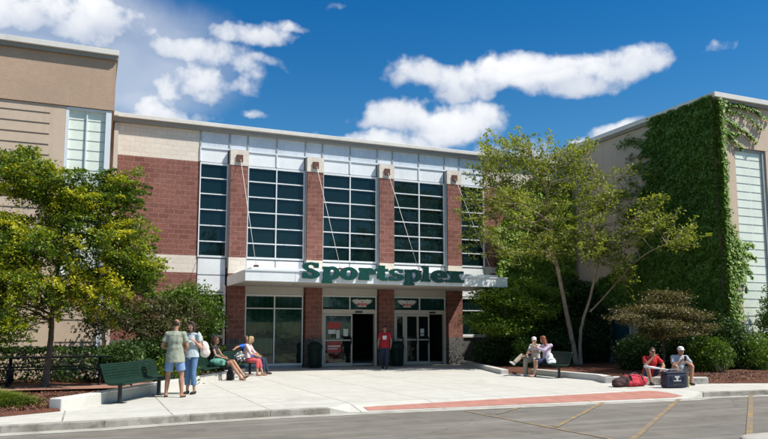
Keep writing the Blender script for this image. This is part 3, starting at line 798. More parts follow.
a, b = LX[3]; q = Glyph(a, b-a); q.rect(.04, .60, 0, .46); q.rect(-.02, .3, .36, .462); q.rect(-.02, .62, -.005, .10); q.arc(.64, .22, .40, .25, 15, 150, .36, .15); q.rect(.66, 1.03, .22, .40); q.done()
a, b = LX[4]; q = Glyph(a, b-a); q.rect(.16, .74, .06, .58); q.rect(-.04, 1.0, .345, .455); q.arc(.62, .16, .42, .17, 180, 330, .38, .11); q.rect(.62, .98, -.005, .10); q.done()
sgl(LX[5][0], .65, .47)
a, b = LX[7]; q = Glyph(a, b-a); q.rect(.18, .86, 0, .62); q.rect(-.05, .5, .53, .622); q.rect(-.04, 1.06, -.005, .10); q.done()
a, b = LX[8]; q = Glyph(a, b-a); q.arc(.5, .225, .51, .255, 0, 318, .36, .12); q.rect(.12, 1.0, .175, .27); q.done()
a, b = LX[9]; q = Glyph(a, b-a)
q.poly([(.02, .46), (.50, .46), (1.0, 0), (.50, 0)]); q.poly([(.62, .46), (.92, .46), (.40, 0), (.08, 0)])
for (u, v, z0, z1) in ((-.04, .54, .355, .462), (.54, 1.02, .355, .461), (-.05, .46, -.005, .105), (.46, 1.05, -.004, .105)): q.rect(u, v, z0, z1)
q.done()

# ================================================================== LEFT HALL
YLH = 24.35
hall = thing('stucco_building', 'tan stucco hall on the left with scored lines and pale fibreglass window strip', 'building', (-8, 25, 0))
# upper block stands slightly proud of the lower wall
MB().box(-30, .50, YLH, 44, 8.80, 10.495).build('upper_wall', STUC, hall)
MB().box(-30, -.96, YLH+.05, 44, 0, 8.79).build('lower_wall', STUC2, hall)
MB().box(-.958, .42, YLH+.30, 44, 0, 8.79).build('side_wall', STUC, hall)
z = 8.50
while z > .4:
    MB().box(-30, -1.42, YLH+.040, YLH+.0498, z-.016, z+.016).build('scored_line', GROOVE, hall); z -= .345
# window strip: translucent panels, two columns
fr = MB(); y = YLH+.12
fr.box(-.955, -.86, y-.06, y+.15, 3.3, 8.78).box(.25, .42, y-.08, y+.15, 0, 8.78).box(-.34, -.30, y-.02, y+.1, 3.38, 8.70)
fr.box(-.86, .25, y-.06, y+.12, 8.70, 8.785).box(-.86, .25, y-.06, y+.12, 3.3, 3.38)
f = fr.build('window', WHITE, hall)
gl = MB().box(-.86, .25, y+.04, y+.08, 3.38, 8.70).build('pane', FIBER, f)
MB().box(-.957, .245, YLH+.06, YLH+.29, 0, 3.295).build('lower_wall', STUC2, hall)
for z in (2.6, 1.9, 1.2): MB().box(-.957, .245, YLH+.05, YLH+.0595, z-.016, z+.016).build('scored_line', GROOVE, hall)
z = 8.40
while z > 3.5:
    for a, b in ((-.86, -.342), (-.298, .25)): MB().box(a, b, y+.030, y+.045, z-.010, z+.010).build('glazing_bar', MULL, f)
    z -= .33
MB().box(-30.2, .56, YLH-.22, 44.3, 10.62, 10.80).build('roof', FASCIA, hall, bevel=.01)
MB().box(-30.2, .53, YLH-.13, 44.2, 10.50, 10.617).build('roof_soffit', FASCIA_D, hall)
MB().box(-.1, .40, YLH-.15, YLH+.1, 10.805, 10.85).build('roof_hatch', MULL, hall)

# ================================================================== RIGHT HALL
XW, YRH = 22.5, 19.9
hallr = thing('stucco_building', 'tan stucco hall on the right half hidden under ivy with a teal door', 'building', (28, 25, 0))
MB().box(XW, 50, YRH+.30, 46, 0, 10.56).build('side_wall', STUC2, hallr)
MB().box(XW, 50, YRH, YRH+.29, 8.82, 10.56).box(XW, 23.48, YRH, YRH+.29, 0, 8.81).box(25.2, 50, YRH, YRH+.29, 0, 8.81).build('front_wall', STUC2, hallr)
fr = MB(); y = YRH+.16
fr.box(23.48, 23.56, y-.08, y+.13, .6, 8.80).box(25.05, 25.20, y-.1, y+.13, .6, 8.80).box(24.37, 24.41, y-.02, y+.1, .6, 8.8).box(23.56, 25.05, y-.08, y+.12, 8.70, 8.805).box(23.56, 25.05, y-.08, y+.12, .5, .62)
f = fr.build('window', MULL, hallr)
MB().box(23.56, 25.05, y-.027, y+.0, .6, 8.70).build('pane', FIBER, f)
z = 8.40
while z > .8:
    for a, b in ((23.56, 24.368), (24.412, 25.05)): MB().box(a, b, y-.040, y-.026, z-.010, z+.010).build('glazing_bar', MULL, f)
    z -= .33
MB().box(XW-.22, 50, YRH-.24, 46.3, 10.68, 10.88).build('roof', FASCIA, hallr, bevel=.01)
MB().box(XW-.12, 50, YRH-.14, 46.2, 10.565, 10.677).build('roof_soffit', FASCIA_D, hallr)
dr = MB().box(XW-.06, XW+.0-.002, 25.05, 26.25, .12, 2.40).build('door', TEAL, hallr)
MB().box(XW-.10, XW-.003, 24.93, 25.045, .1, 2.52).box(XW-.10, XW-.003, 26.255, 26.37, .1, 2.52).box(XW-.10, XW-.003, 25.045, 26.255, 2.405, 2.52).build('door_frame', CREAM, dr)
MB().box(XW-.12, XW-.062, 25.18, 25.22, 1.05, 1.2).build('handle', BLACK, dr)

# ================================================================== FOLIAGE
def leaves_obj(name, C_, size, m, parent=None, tint=None, droop=0.35, flat=0.0, aspect=1.7, normals=None, kind=None):
    """one kite-shaped leaf per centre; per-leaf size, direction and colour value"""
    C_ = np.asarray(C_, float); n = len(C_)
    if parent is not None:
        C_ = C_ - np.array(root_of(parent).location)
    if normals is None:
        nr = rng.normal(size=(n, 3)); nr[:, 2] = np.abs(nr[:, 2]) + flat
    else:
        nr = normals + rng.normal(size=(n, 3))*.38
    nr /= np.linalg.norm(nr, axis=1)[:, None]
    a = rng.normal(size=(n, 3)); a[:, 2] -= droop*2
    a -= nr*np.sum(a*nr, 1)[:, None]; a /= np.linalg.norm(a, axis=1)[:, None]+1e-9
    b = np.cross(nr, a)
    s = (size*rng.uniform(.45, 1.5, n))[:, None]
    V = np.stack([C_-a*s*.5, C_+b*s*.5/aspect-a*s*.05+nr*s*.06, C_+a*s*.55-nr*s*.05, C_-b*s*.5/aspect-a*s*.05+nr*s*.06], 1).reshape(-1, 3)
    me = bpy.data.meshes.new(name)
    me.vertices.add(4*n); me.vertices.foreach_set('co', V.ravel())
    me.loops.add(4*n); me.loops.foreach_set('vertex_index', np.arange(4*n, dtype=np.int32))
    me.polygons.add(n); me.polygons.foreach_set('loop_start', np.arange(0, 4*n, 4, dtype=np.int32))
    me.polygons.foreach_set('loop_total', np.full(n, 4, dtype=np.int32))
    at_ = me.attributes.new('tint', 'FLOAT', 'FACE')
    tv = rng.uniform(.1, .8, n) if tint is None else np.clip(tint + rng.normal(size=n)*.075, 0, 1)
    at_.data.foreach_set('value', tv.astype(np.float32))
    me.update(calc_edges=True); me.materials.append(m)
    o = bpy.data.objects.new(name, me); COL.objects.link(o); o.parent = parent
    if kind: o['kind'] = kind
    return o

def in_lobes(lobes, k, shell=.45):
    """k points per unit weight inside ellipsoids (centre, radii, weight), biased to the outside"""
    out = []
    for c, r, w in lobes:
        n = max(1, int(k*w)); d = rng.normal(size=(n, 3)); d /= np.linalg.norm(d, axis=1)[:, None]
        out.append(np.array(c) + d*np.array(r)*(rng.uniform(0, 1, n)**shell)[:, None])
    return np.concatenate(out)

def lobe_px(px, py, rx, ry, Y, depth=None, w=1.0):
    """a crown lobe standing at depth Y; sizes turned to metres"""
    c = at(px, py, Y); d = (c-Vector((0, 0, CAM_H))).dot(_fw)/FPX
    R_ = rx*d; Z_ = ry*d
    return (tuple(c), (R_, depth or R_*.9, Z_), w)

def tree(name, label, base, trunks, lobes, nclump, nleaf, lsize, m_leaf, m_bark, sig=(.22, .22, .13), tipy=0.0, droop=.35, group=None, prim=10, cat='tree', ttint=(.25, .6), shell=.45, twig=.010, flat=.5, plume=0.0, lift=0.0):
    t = thing(name, label, cat, base, 0, group)
    cl = in_lobes(lobes, nclump, shell)
    mb = MB(); nodes = []
    for path, r0, r1 in trunks:
        pts = [Vector(p) for p in path]; sm = []
        n = len(pts)
        for i in range(n-1):
            for k in range(6):
                u = k/6; p0 = pts[max(i-1, 0)]; p1 = pts[i]; p2 = pts[i+1]; p3 = pts[min(i+2, n-1)]
                sm.append(.5*((2*p1)+(p2-p0)*u+(2*p0-5*p1+4*p2-p3)*u*u+(3*p1-p0-3*p2+p3)*u**3))
        sm.append(pts[-1])
        sm = [p+Vector((random.uniform(-1, 1), random.uniform(-1, 1), 0))*.012 for p in sm]
        rs = [r0+(r1-r0)*(i/(len(sm)-1))**.8 for i in range(len(sm))]
        rs[0] *= 1.35; rs[1] *= 1.08
        mb.tube(sm, rs, 10)
        z0 = sm[0].z
        nodes += [(p, r) for p, r in zip(sm, rs) if p.z-z0 > (sm[-1].z-z0)*.38]
    # main limbs, then twigs to every clump
    idx = rng.choice(len(cl), min(prim, len(cl)), replace=False)
    br = list(nodes)
    def link(a, ra, b, rb, sag=.12, seg=5):
        L = (b-a).length; side = Vector((random.uniform(-1, 1), random.uniform(-1, 1), random.uniform(.1, 1)))*L*sag
        pts = [a+(b-a)*(k/seg)+side*math.sin(PI*k/seg) for k in range(seg+1)]
        rs = [ra+(rb-ra)*k/seg for k in range(seg+1)]
        mb.tube(pts, rs, 6 if ra > .02 else 4, cap=False)
        return list(zip(pts[1:], rs[1:]))
    NP = [n_ for n_ in nodes]
    for i in idx:
        e = Vector(cl[i])
        a, ra = min(NP, key=lambda q: (q[0]-e).length + max(0, q[0].z-e.z+.4)*1.5)
        br += link(a, min(ra*.6, .05), e, twig*1.3, .1, 6)
    BP = np.array([q[0][:] for q in br])
    for i, c in enumerate(cl):
        if i in idx: continue
        d = np.linalg.norm(BP-c, axis=1) + np.maximum(0, BP[:, 2]-c[2])*.8
        j = int(np.argmin(d)); a, ra = br[j]
        link(a, min(ra*.6, twig*1.6), Vector(c), twig*.45, .1, 3)
    mb2 = mb if plume > 0 else None
    if plume <= 0: mb.build('trunk', m_bark, t, smooth=True)
    n = len(cl)*nleaf
    rep = np.repeat(cl, nleaf, axis=0)
    P_ = rep + rng.normal(size=(n, 3))*np.array(sig)
    if plume > 0:                                   # leaves strung along an outward spray
        ctr = np.array([cl[:, 0].mean(), cl[:, 1].mean(), cl[:, 2].mean()])
        dv = cl-ctr; dv[:, 2] *= .5; dv = dv/(np.linalg.norm(dv, axis=1)[:, None]+1e-6) + rng.normal(size=(len(cl), 3))*.45; dv[:, 2] += lift
        dv /= np.linalg.norm(dv, axis=1)[:, None]
        u = rng.uniform(-.6, 1, n)[:, None]
        taper = np.clip(1.15-np.abs(u), .15, 1)
        P_ = rep + np.repeat(dv, nleaf, axis=0)*u*plume + rng.normal(size=(n, 3))*np.array(sig)*taper
        P_[:, 2] -= (u[:, 0]**2)*plume*.25*(1 if lift <= 0 else 0)
        for c, d in zip(cl, dv): mb2.tube([c, c+d*plume*.45, c+d*plume*.9-np.array([0, 0, plume*.2 if lift <= 0 else 0])], [twig*.6, twig*.4, twig*.2], 4, cap=False)
        mb.build('trunk', m_bark, t, smooth=True)
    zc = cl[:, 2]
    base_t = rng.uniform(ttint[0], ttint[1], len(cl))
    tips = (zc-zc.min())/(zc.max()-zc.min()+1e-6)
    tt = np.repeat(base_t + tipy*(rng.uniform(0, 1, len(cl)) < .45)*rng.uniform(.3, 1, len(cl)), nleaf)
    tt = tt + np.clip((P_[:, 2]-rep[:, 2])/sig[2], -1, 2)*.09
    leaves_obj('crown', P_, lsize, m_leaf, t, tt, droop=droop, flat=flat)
    return t

GB = gnd
# sunburst locust on the left, crown leaving the frame
b = Vector((-.98, 20.3, .03))
lob = [lobe_px(80, 200, 50, 26, 20.3, 1.2, 1.1), lobe_px(30, 178, 36, 26, 20.2, .9, .7), lobe_px(22, 160, 16, 14, 20.3, .5, .16),
       lobe_px(112, 192, 30, 22, 20.1, .8, .55), lobe_px(60, 240, 75, 30, 20.3, 1.7, 1.5), lobe_px(125, 245, 30, 34, 19.8, .9, .7),
       lobe_px(0, 245, 45, 34, 20.0, 1.2, .8), lobe_px(20, 285, 55, 28, 19.6, 1.3, 1.0), lobe_px(100, 285, 44, 30, 19.9, 1.1, .9),
       lobe_px(-35, 290, 40, 40, 19.9, 1.2, .6), lobe_px(8, 325, 24, 16, 19.2, .6, .25), lobe_px(138, 275, 18, 14, 19.6, .5, .2), lobe_px(-45, 220, 40, 40, 20.5, 1.2, .5)]
tree('honey_locust', 'yellow-green tree with feathery crown standing in the mulch at far left', b,
     [([b, at(50, 350, 20.3), at(52, 315, 20.3), at(58, 270, 20.3), at(62, 225, 20.3)], .095, .03)], lob, 76, 190, .070, LOCUST, BARK, sig=(.15, .15, .065), tipy=.6, prim=22, ttint=(.1, .55), plume=.52, lift=-.1)
# big airy tree on the right, two stems
b = Vector((19.2, 24.7, .1))
lob = [lobe_px(520, 155, 34, 20, 24.2, 1.2, .45), lobe_px(497, 165, 34, 28, 23.9, 1.1, .4), lobe_px(540, 185, 48, 34, 24.4, 1.8, 1.0), lobe_px(500, 205, 34, 34, 24.0, 1.3, .7),
       lobe_px(478, 225, 16, 40, 23.8, .8, .25), lobe_px(578, 170, 26, 26, 24.2, 1.2, .45), lobe_px(585, 145, 9, 10, 24.2, .4, .06), lobe_px(600, 205, 44, 30, 23.4, 1.5, .8), lobe_px(560, 235, 60, 28, 23.8, 1.8, .75),
       lobe_px(600, 250, 46, 22, 22.6, 1.3, .55), lobe_px(650, 225, 36, 16, 20.9, .9, .32), lobe_px(684, 238, 20, 15, 19.8, .7, .16), lobe_px(652, 205, 16, 9, 21.0, .5, .08), lobe_px(620, 275, 18, 16, 21.8, .6, .14),
       lobe_px(530, 250, 32, 20, 23.4, 1.0, .2), lobe_px(642, 172, 20, 10, 22.6, .5, .07), lobe_px(500, 250, 20, 30, 23.3, .8, .12), lobe_px(555, 158, 30, 18, 24.3, 1.0, .25)]
tree('tall_tree', 'tall airy olive-green tree with two pale leaning stems behind the right bench', b,
     [([b, at(570, 330, 24.6), at(560, 280, 24.4), at(552, 240, 24.3), at(545, 185, 24.3), at(528, 150, 24.3)], .13, .025),
      ([b+Vector((.12, -.1, 0)), at(581, 330, 24.4), at(592, 290, 24.0), at(599, 245, 23.8), at(598, 190, 23.8), at(588, 150, 24.0)], .085, .02),
      ([at(590, 312, 24.1), at(604, 297, 23.6), at(640, 258, 21.8), at(676, 240, 20.3)], .045, .015)],
     lob, 74, 72, .098, OLIVE, BARK2, sig=(.17, .17, .11), tipy=.35, prim=26, shell=.55, plume=.62, lift=.45, twig=.013)
# weeping rust-coloured maple in front of the ivy
b = Vector((18.6, 19.2, .1))
lob = [lobe_px(664, 293, 16, 4, 19.4, .7, .25), lobe_px(664, 300, 26, 6, 19.4, .9, .6), lobe_px(650, 309, 38, 5, 19.2, 1.2, .9), lobe_px(685, 315, 30, 6, 19.0, 1.0, .8), lobe_px(660, 325, 34, 6, 18.6, 1.1, .8), lobe_px(625, 318, 16, 5, 18.9, .7, .3), lobe_px(700, 328, 17, 6, 18.8, .8, .35), lobe_px(668, 335, 30, 4, 18.8, .9, .35)]
tree('japanese_maple', 'low spreading tree with rust-brown foliage behind the two seated men', b,
     [([b, at(664, 355, 19.2), at(663, 335, 19.2), at(666, 315, 19.2)], .05, .03)], lob, 62, 62, .07, RUSTL, BARK3, sig=(.22, .22, .045), prim=20, droop=.6, cat='tree', flat=1.0, shell=.7)
# brownish small tree and green one left of the canopy
b = Vector((2.75, 25.2, .1))
lob = [lobe_px(165, 312, 34, 16, 25.2, 1.0, 1.0), lobe_px(150, 330, 38, 14, 24.9, 1.0, 1.0), lobe_px(185, 325, 20, 18, 25.2, .8, .5), lobe_px(128, 320, 20, 14, 25.2, .7, .4)]
tree('red_maple', 'small brownish-leaved tree behind the standing couple', b,
     [([b, at(168, 350, 25.2), at(166, 330, 25.2), at(160, 315, 25.2)], .055, .025)], lob, 60, 60, .085, MIXL, BARK2, sig=(.18, .18, .09), prim=14, ttint=(.1, .5), cat='tree')
b = Vector((3.9, 26.6, .1))
lob = [lobe_px(195, 310, 26, 24, 26.6, 1.0, 1.0), lobe_px(178, 300, 24, 14, 26.4, .8, .6), lobe_px(208, 318, 15, 24, 26.2, .8, .55), lobe_px(190, 335, 26, 12, 26.2, .9, .6)]
tree('leafy_tree', 'bright green small tree in front of the side window left of the canopy', b,
     [([b, b+Vector((.02, 0, 1.2)), b+Vector((0, 0, 2.2))], .05, .02)], lob, 70, 70, .10, BRIGHT, BARK, sig=(.18, .18, .12), prim=14)
b = Vector((.55, 23.6, .1))
lob = [lobe_px(112, 315, 26, 16, 23.4, .8, 1.0), lobe_px(96, 322, 20, 12, 23.6, .7, .5)]
tree('young_tree', 'slim young tree between the feathery tree and the brownish one', b,
     [([b, at(105, 350, 23.6), at(104, 318, 23.6)], .045, .02)], lob, 30, 50, .085, MIXL, BARK2, sig=(.18, .18, .1), prim=8, ttint=(.0, .3))

def shrub(name, label, lobes, n, size, m, base=None, group=None, ttint=(.15, .7), cat='shrub', stems=7, droop=.2, shell=.28):
    c = np.mean([l[0] for l in lobes], axis=0)
    base = base or (c[0], c[1], .05)
    t = thing(name, label, cat, base, 0, group)
    cl = in_lobes(lobes, n/14, shell)
    cl = cl[cl[:, 2] > .08]
    P_ = np.repeat(cl, 14, axis=0)+rng.normal(size=(len(cl)*14, 3))*np.array([size*1.1, size*1.1, size*.8])
    P_[:, 2] = np.maximum(P_[:, 2], .06)
    tt = np.repeat(rng.uniform(*ttint, len(cl)), 14)
    leaves_obj('foliage', P_, size, m, t, tt, droop=droop)
    mb = MB()
    sel = cl[rng.choice(len(cl), min(stems, len(cl)), replace=False)]
    lows = [l for l in lobes]
    for e in sel:
        l = min(lows, key=lambda q: abs(q[0][0]-e[0])+abs(q[0][1]-e[1]))
        s0 = Vector((l[0][0]+random.uniform(-.12, .12), l[0][1]+random.uniform(-.12, .12), .02))
        mid = s0.lerp(Vector(e), .5)+Vector((0, 0, .1))
        mb.tube([s0, mid, e], [.02, .014, .005], 5)
    mb.build('stem', BARK3, t, smooth=True)
    return t

def hedge(label, x0, x1, y0, y1, z1, n, size, m, ang=0.0, amp=.14, ttint=(.15, .7)):
    t = thing('hedge', label, 'hedge', ((x0+x1)/2, (y0+y1)/2, 0))
    # leaves on the outer skin plus a loose filling
    A = []
    for _ in range(n):
        u, v = random.random(), random.random(); f = random.random()
        x = x0+(x1-x0)*u
        if f < .42: p = (x, y0, .05+(z1-.05)*v)
        elif f < .78: p = (x, y0+(y1-y0)*v, z1)
        else: p = (x, y0+(y1-y0)*random.random(), .1+(z1-.1)*random.random())
        d = amp*(noise.noise(Vector((p[0]*1.7, p[1]*1.7, p[2]*2)))+.25*noise.noise(Vector((p[0]*6, p[1]*6, p[2]*6))))
        A.append((p[0], p[1]-d+random.uniform(-.05, .05), max(.03, p[2]+(d if f >= .42 else 0)+random.uniform(-.05, .05))))
    A = np.array(A)
    tt = np.array([.5+.9*noise.noise(Vector(a)*2.2) for a in A])*(ttint[1]-ttint[0])+ttint[0]
    leaves_obj('foliage', A, size, m, t, tt, droop=.1)
    x = x0+.2
    while x < x1: MB().tube([(x, (y0+y1)/2, .0), (x+.05, (y0+y1)/2, z1*.7)], [.02, .01], 5).build('stem', BARK3, t); x += .8
    return t

hedge('long dark clipped hedge behind the picnic table at the left hall', -13, 1.2, 22.9, 23.9, 1.02, 22000, .085, SHRUB, ttint=(.0, .55))
hedge('lower bright-topped hedge under the brownish tree', .6, 4.6, 25.6, 27.0, .95, 9000, .09, SHRUB, ttint=(.1, .6))
for i, (px, py, rx, ry, Y, lab, m, n) in enumerate((
    (120, 360, 24, 18, 22.3, 'dark bushy shrub right of the picnic table', SHRUB, 3200),
    (172, 371, 20, 12, 20.9, 'golden-green shrub spilling over the wall behind the standing man', LOCUST, 2300),
    (150, 352, 26, 16, 24.2, 'rounded dark shrub under the brownish tree', SHRUB, 3000))):
    c = at(px, py, Y)
    shrub('shrub', lab, [lobe_px(px, py, rx, ry, Y, .6), ((c.x+.2, c.y+.1, .35), (.5, .4, .35), .5)], n, .09, m, ttint=(.0, .5) if m is LOCUST else (.1, .6))

# ornamental grass at the left kerb
t = thing('grass_tuft', 'bright yellow-green clump of ornamental grass at the lower left corner', 'plant', (-1.55, 16.4, .03))
A = []; V_ = []; F_ = []; T_ = []
for k in range(2600):
    c0 = Vector((-1.7+random.gauss(0, .34), 16.6+random.gauss(0, .30), .03)); q0 = Vector((c0.x+1.7, c0.y-16.6)); a = math.atan2(q0.y, q0.x)+random.gauss(0, .7); L = random.uniform(.24, .46)*max(.4, 1.1-.7*q0.length); lean = random.uniform(.2, .6)+q0.length*.8
    d = Vector((math.cos(a), math.sin(a), 0)); s_ = Vector((-d.y, d.x, 0))*.011
    p1 = c0+d*L*lean*.35+Vector((0, 0, L*.6)); p2 = c0+d*L*lean+Vector((0, 0, L*(.98-lean*.35)))
    k0 = len(V_); V_ += [c0-s_, c0+s_, p1+s_, p1-s_, p2]; F_ += [(k0, k0+1, k0+2, k0+3), (k0+3, k0+2, k0+4)]
    q = random.uniform(.3, .9); T_ += [q, q]
mb = MB(); mb.add(V_, F_); o = mb.build('blades', GRASSL, t)
try:
    a_ = o.data.attributes.new('tint', 'FLOAT', 'FACE'); a_.data.foreach_set('value', np.array(T_[:len(o.data.polygons)], dtype=np.float32))
except Exception as ex: print('tint', ex)

# ivy ---------------------------------------------------------
def ivy_sheet(name, label, fn, n, size, extra=None, tt=(.25, .6)):
    t = thing(name, label, 'ivy', fn(0.5, 0.5, 0)[0] if False else (0, 0, 0))
    return t
def ivy_wall(label, n, size, sampler, nrm, loc, ttint=(.1, .65), bulge=.28):
    t = thing('ivy', label, 'ivy', loc)
    nrm = Vector(nrm); A = []; N = []; T = []
    while len(A) < n:
        p = sampler()
        if p is None: continue
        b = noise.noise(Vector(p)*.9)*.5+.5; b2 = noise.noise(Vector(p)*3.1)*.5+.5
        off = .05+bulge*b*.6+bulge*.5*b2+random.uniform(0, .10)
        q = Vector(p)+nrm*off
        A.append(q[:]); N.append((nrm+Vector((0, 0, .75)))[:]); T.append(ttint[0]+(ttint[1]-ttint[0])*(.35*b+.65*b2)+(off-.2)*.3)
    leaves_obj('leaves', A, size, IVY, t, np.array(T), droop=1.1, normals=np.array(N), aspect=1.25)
    return t
def left_edge(z):     # Y of the ivy's ragged far edge on the side wall
    return 23.2 + (10.6-z)*.16 + .8*noise.noise(Vector((z*1.3, 0, 3))) + .35*noise.noise(Vector((z*5, 0, 9))) + (max(0, 4.6-z)*3.2 if z < 4.6 else 0)
def s_side():
    z = random.uniform(.1, 10.75); y = random.uniform(YRH-.1, 29)
    if y > left_edge(z)+random.gauss(0, .12): return None
    if 24.3 < y < 26.45 and z < 2.55: return None
    return (XW, y, z)
iv = ivy_wall('thick dark green ivy covering the side wall of the right hall', 76000, .115, s_side, (-1, 0, 0), (XW, 24, 0))
def s_corner():
    z = random.uniform(.3, 10.6); wd = .24+.16*noise.noise(Vector((z*1.1, 4, 0)))+(.75*math.exp(-((z-4.3)/1.0)**2))+(.3 if z < 3 else 0)
    x = XW-.1+abs(random.gauss(0, .5))*wd*1.2
    if x > XW+wd*1.25: return None
    return (x, YRH, z)
# the same plant turning the corner
A = []; N = []; T = []
while len(A) < 10000:
    p = s_corner()
    if p is None: continue
    A.append((p[0], p[1]-.05-random.uniform(0, .3), p[2])); N.append((0, -1, .75)); T.append(random.uniform(.45, .95))
# tendrils reaching over the front wall
class Stems:
    def __init__(s): s.l = []
    def tube(s, p, rr, n): s.l.append(MB().tube(p, rr, n))
    def build(s, nm, m, par):
        for mb in s.l: mb.build(nm, m, par)
stemmb = Stems()
def tendril(p0, p1, n, w, sag=.2):
    p0 = Vector(p0); p1 = Vector(p1); pts = []
    for k in range(9):
        u = k/8; q = p0.lerp(p1, u)+Vector((0, 0, sag*math.sin(PI*u))); pts.append(q)
    stemmb.tube(pts, [.012]*5+[.008]*4, 4)
    for _ in range(n):
        u = random.random()**.8; q = p0.lerp(p1, u)+Vector((0, 0, sag*math.sin(PI*u)))
        s = w*(1-.6*u)
        A.append((q.x+random.gauss(0, s), q.y-random.uniform(0, .12), q.z+random.gauss(0, s)-.03)); N.append((0, -1, .6)); T.append(random.uniform(.4, .95))
yf = YRH-.04
for (px, py, sg, zs) in ((768, 121, .35, 10.2), (762, 130, .3, 10.1), (757, 143, .1, 9.9), (741, 149, .0, 9.6), (750, 137, .1, 9.9), (745, 108, .15, 10.3), (757, 112, .2, 10.3), (738, 135, .0, 9.4)):
    e = at(px, py, yf)
    tendril((XW+.15, yf, zs), (e.x, yf, e.z), 120, .075, sg)
for (x1, z1) in ((24.1, 4.9), (23.9, 3.6), (24.2, 4.3), (23.6, 3.0)):
    tendril((XW+.5, yf, 4.3), (x1, yf, z1), 160, .10, .25)
leaves_obj('corner_leaves', A, .115, IVY, iv, np.array(T), droop=1.0, normals=np.array(N), aspect=1.3)
# bare tendrils on the side wall beyond the ragged edge
A = []; N = []; T = []
for k in range(16):
    z0 = random.uniform(3, 10); y0 = left_edge(z0)-.2
    L = random.uniform(.8, 2.2); p1 = Vector((XW-.05, y0+L, z0+random.uniform(-.3, .8)))
    p0 = Vector((XW-.05, y0, z0))
    stemmb.tube([p0, p0.lerp(p1, .5)+Vector((0, 0, .12)), p1], [.014, .011, .007], 4)
    for _ in range(75):
        u = random.random(); q = p0.lerp(p1, u)+Vector((0, 0, .12*math.sin(PI*u)))
        A.append((q.x-random.uniform(0, .1), q.y+random.gauss(0, .09), q.z+random.gauss(0, .09))); N.append((-1, 0, .7)); T.append(random.uniform(.1, .5))
leaves_obj('side_leaves', A, .13, IVY, iv, np.array(T), droop=1.0, normals=np.array(N), aspect=1.3)
stemmb.build('stem', BARK3, iv)
def s_front():
    z = random.uniform(.1, 8.9); x = random.uniform(17.0, 22.3)
    if x < 17.75 + .45*noise.noise(Vector((z*.9, 7, 0))) + max(0, z-6.2)*.75: return None
    return (x, YG-.02, z)
ivy_wall('bright green ivy on the entrance building wall right of the last window', 26000, .15, s_front, (0, -1, 0), (20, YG, 0), ttint=(.5, 1.1), bulge=.5)

# shrubs in the right bed
def sh(px, py, rx, ry, Y, lab, m, n, size=.10, dep=.8, tt=(.1, .6), nm='shrub'):
    c = at(px, py, Y)
    lob = [lobe_px(px, py, rx, ry, Y, dep)]
    if lob[0][0][2]-lob[0][1][2] > .1: lob.append(((c.x, c.y+.1, max(.25, c.z*.4)), (lob[0][1][0]*.75, dep*.7, max(.25, c.z*.4)), .7))
    return shrub(nm, lab, lob, n, size, m, ttint=tt, stems=10)
tl = [lobe_px(500, 300, 30, 12, 25.4, 1.1, 1.0), lobe_px(520, 312, 34, 13, 25.4, 1.2, 1.0), lobe_px(486, 322, 20, 10, 25.4, .8, .6), lobe_px(520, 290, 26, 12, 26.2, 1.0, .7), lobe_px(540, 300, 24, 16, 26.2, 1.0, .7), lobe_px(505, 328, 26, 8, 25.2, .9, .5)]
b = Vector((17.8, 26.1, .1))
tree('dogwood', 'layered mid-green tree at the right end of the canopy', b, [([b, b+Vector((-.1, 0, 1.3)), b+Vector((-.2, 0, 2.8))], .06, .025)], tl, 90, 75, .10, BRIGHT, BARK3, sig=(.26, .26, .07), prim=18, ttint=(.5, 1.0), flat=1.2)
sh(500, 352, 28, 16, 26.6, 'dark shrub below the layered tree', SHRUB, 6500, tt=(.0, .35), dep=1.0)
sh(540, 345, 30, 22, 25.6, 'broad dark shrub behind the seated couple on the right bench', SHRUB, 9000, tt=(.0, .4), dep=1.2)
sh(578, 342, 24, 24, 26.4, 'tall dark shrub behind the two pale stems', SHRUB, 9000, tt=(.0, .35), dep=1.2)
sh(570, 305, 34, 26, 27.6, 'large dark evergreen mass against the ivy wall', SHRUB, 12000, .12, 1.0, (.0, .4), 'evergreen')
sh(524, 346, 12, 8, 24.4, 'small lighter green shrub left of the right bench', BRIGHT, 1500, .08, .5, (.1, .5))
sh(600, 332, 9, 28, 26.4, 'narrow dark shrub left of the teal door', SHRUB, 4000, .1, .6, (.0, .35))
sh(640, 352, 24, 17, 20.8, 'dark shrub behind the man in red', SHRUB, 5500, .09, .8, (.0, .35))
sh(676, 348, 22, 20, 20.2, 'dark shrub under the rust-brown tree', SHRUB, 6500, .09, .8, (.0, .35))
sh(710, 355, 20, 18, 18.9, 'round light green bush with yellowish new leaves beside the seated man in the cap', BRIGHT, 5200, .085, .8, (.1, .8))
sh(730, 345, 14, 28, 19.4, 'upright dark bush at the corner of the right hall', SHRUB, 5000, .09, .6, (.1, .6))
sh(755, 352, 22, 19, 19.0, 'yellow-green bush under the pale window strip at the right edge', BRIGHT, 5200, .085, .7, (.3, .95))
sh(775, 325, 14, 40, 19.2, 'tall climbing shrub cut by the right edge of the picture', BRIGHT, 5200, .09, .6, (.2, .8))
c = at(722, 372, 18.3)
mb = MB(); t = thing('bare_twigs', 'small bare twiggy plant in the mulch by the light green bush', 'plant', (c.x, c.y, .08))
for k in range(26):
    a = random.uniform(0, 2*PI); L = random.uniform(.3, .6)
    p1 = Vector((c.x+math.cos(a)*L*.7, c.y+math.sin(a)*L*.7, .08+L*random.uniform(.5, .9)))
    mb.tube([(c.x, c.y, .08), Vector((c.x, c.y, .08)).lerp(p1, .5)+Vector((0, 0, .06)), p1], [.008, .006, .003], 4)
mb.build('stems', mat('twig_grey', (.22, .18, .14), .9), t)
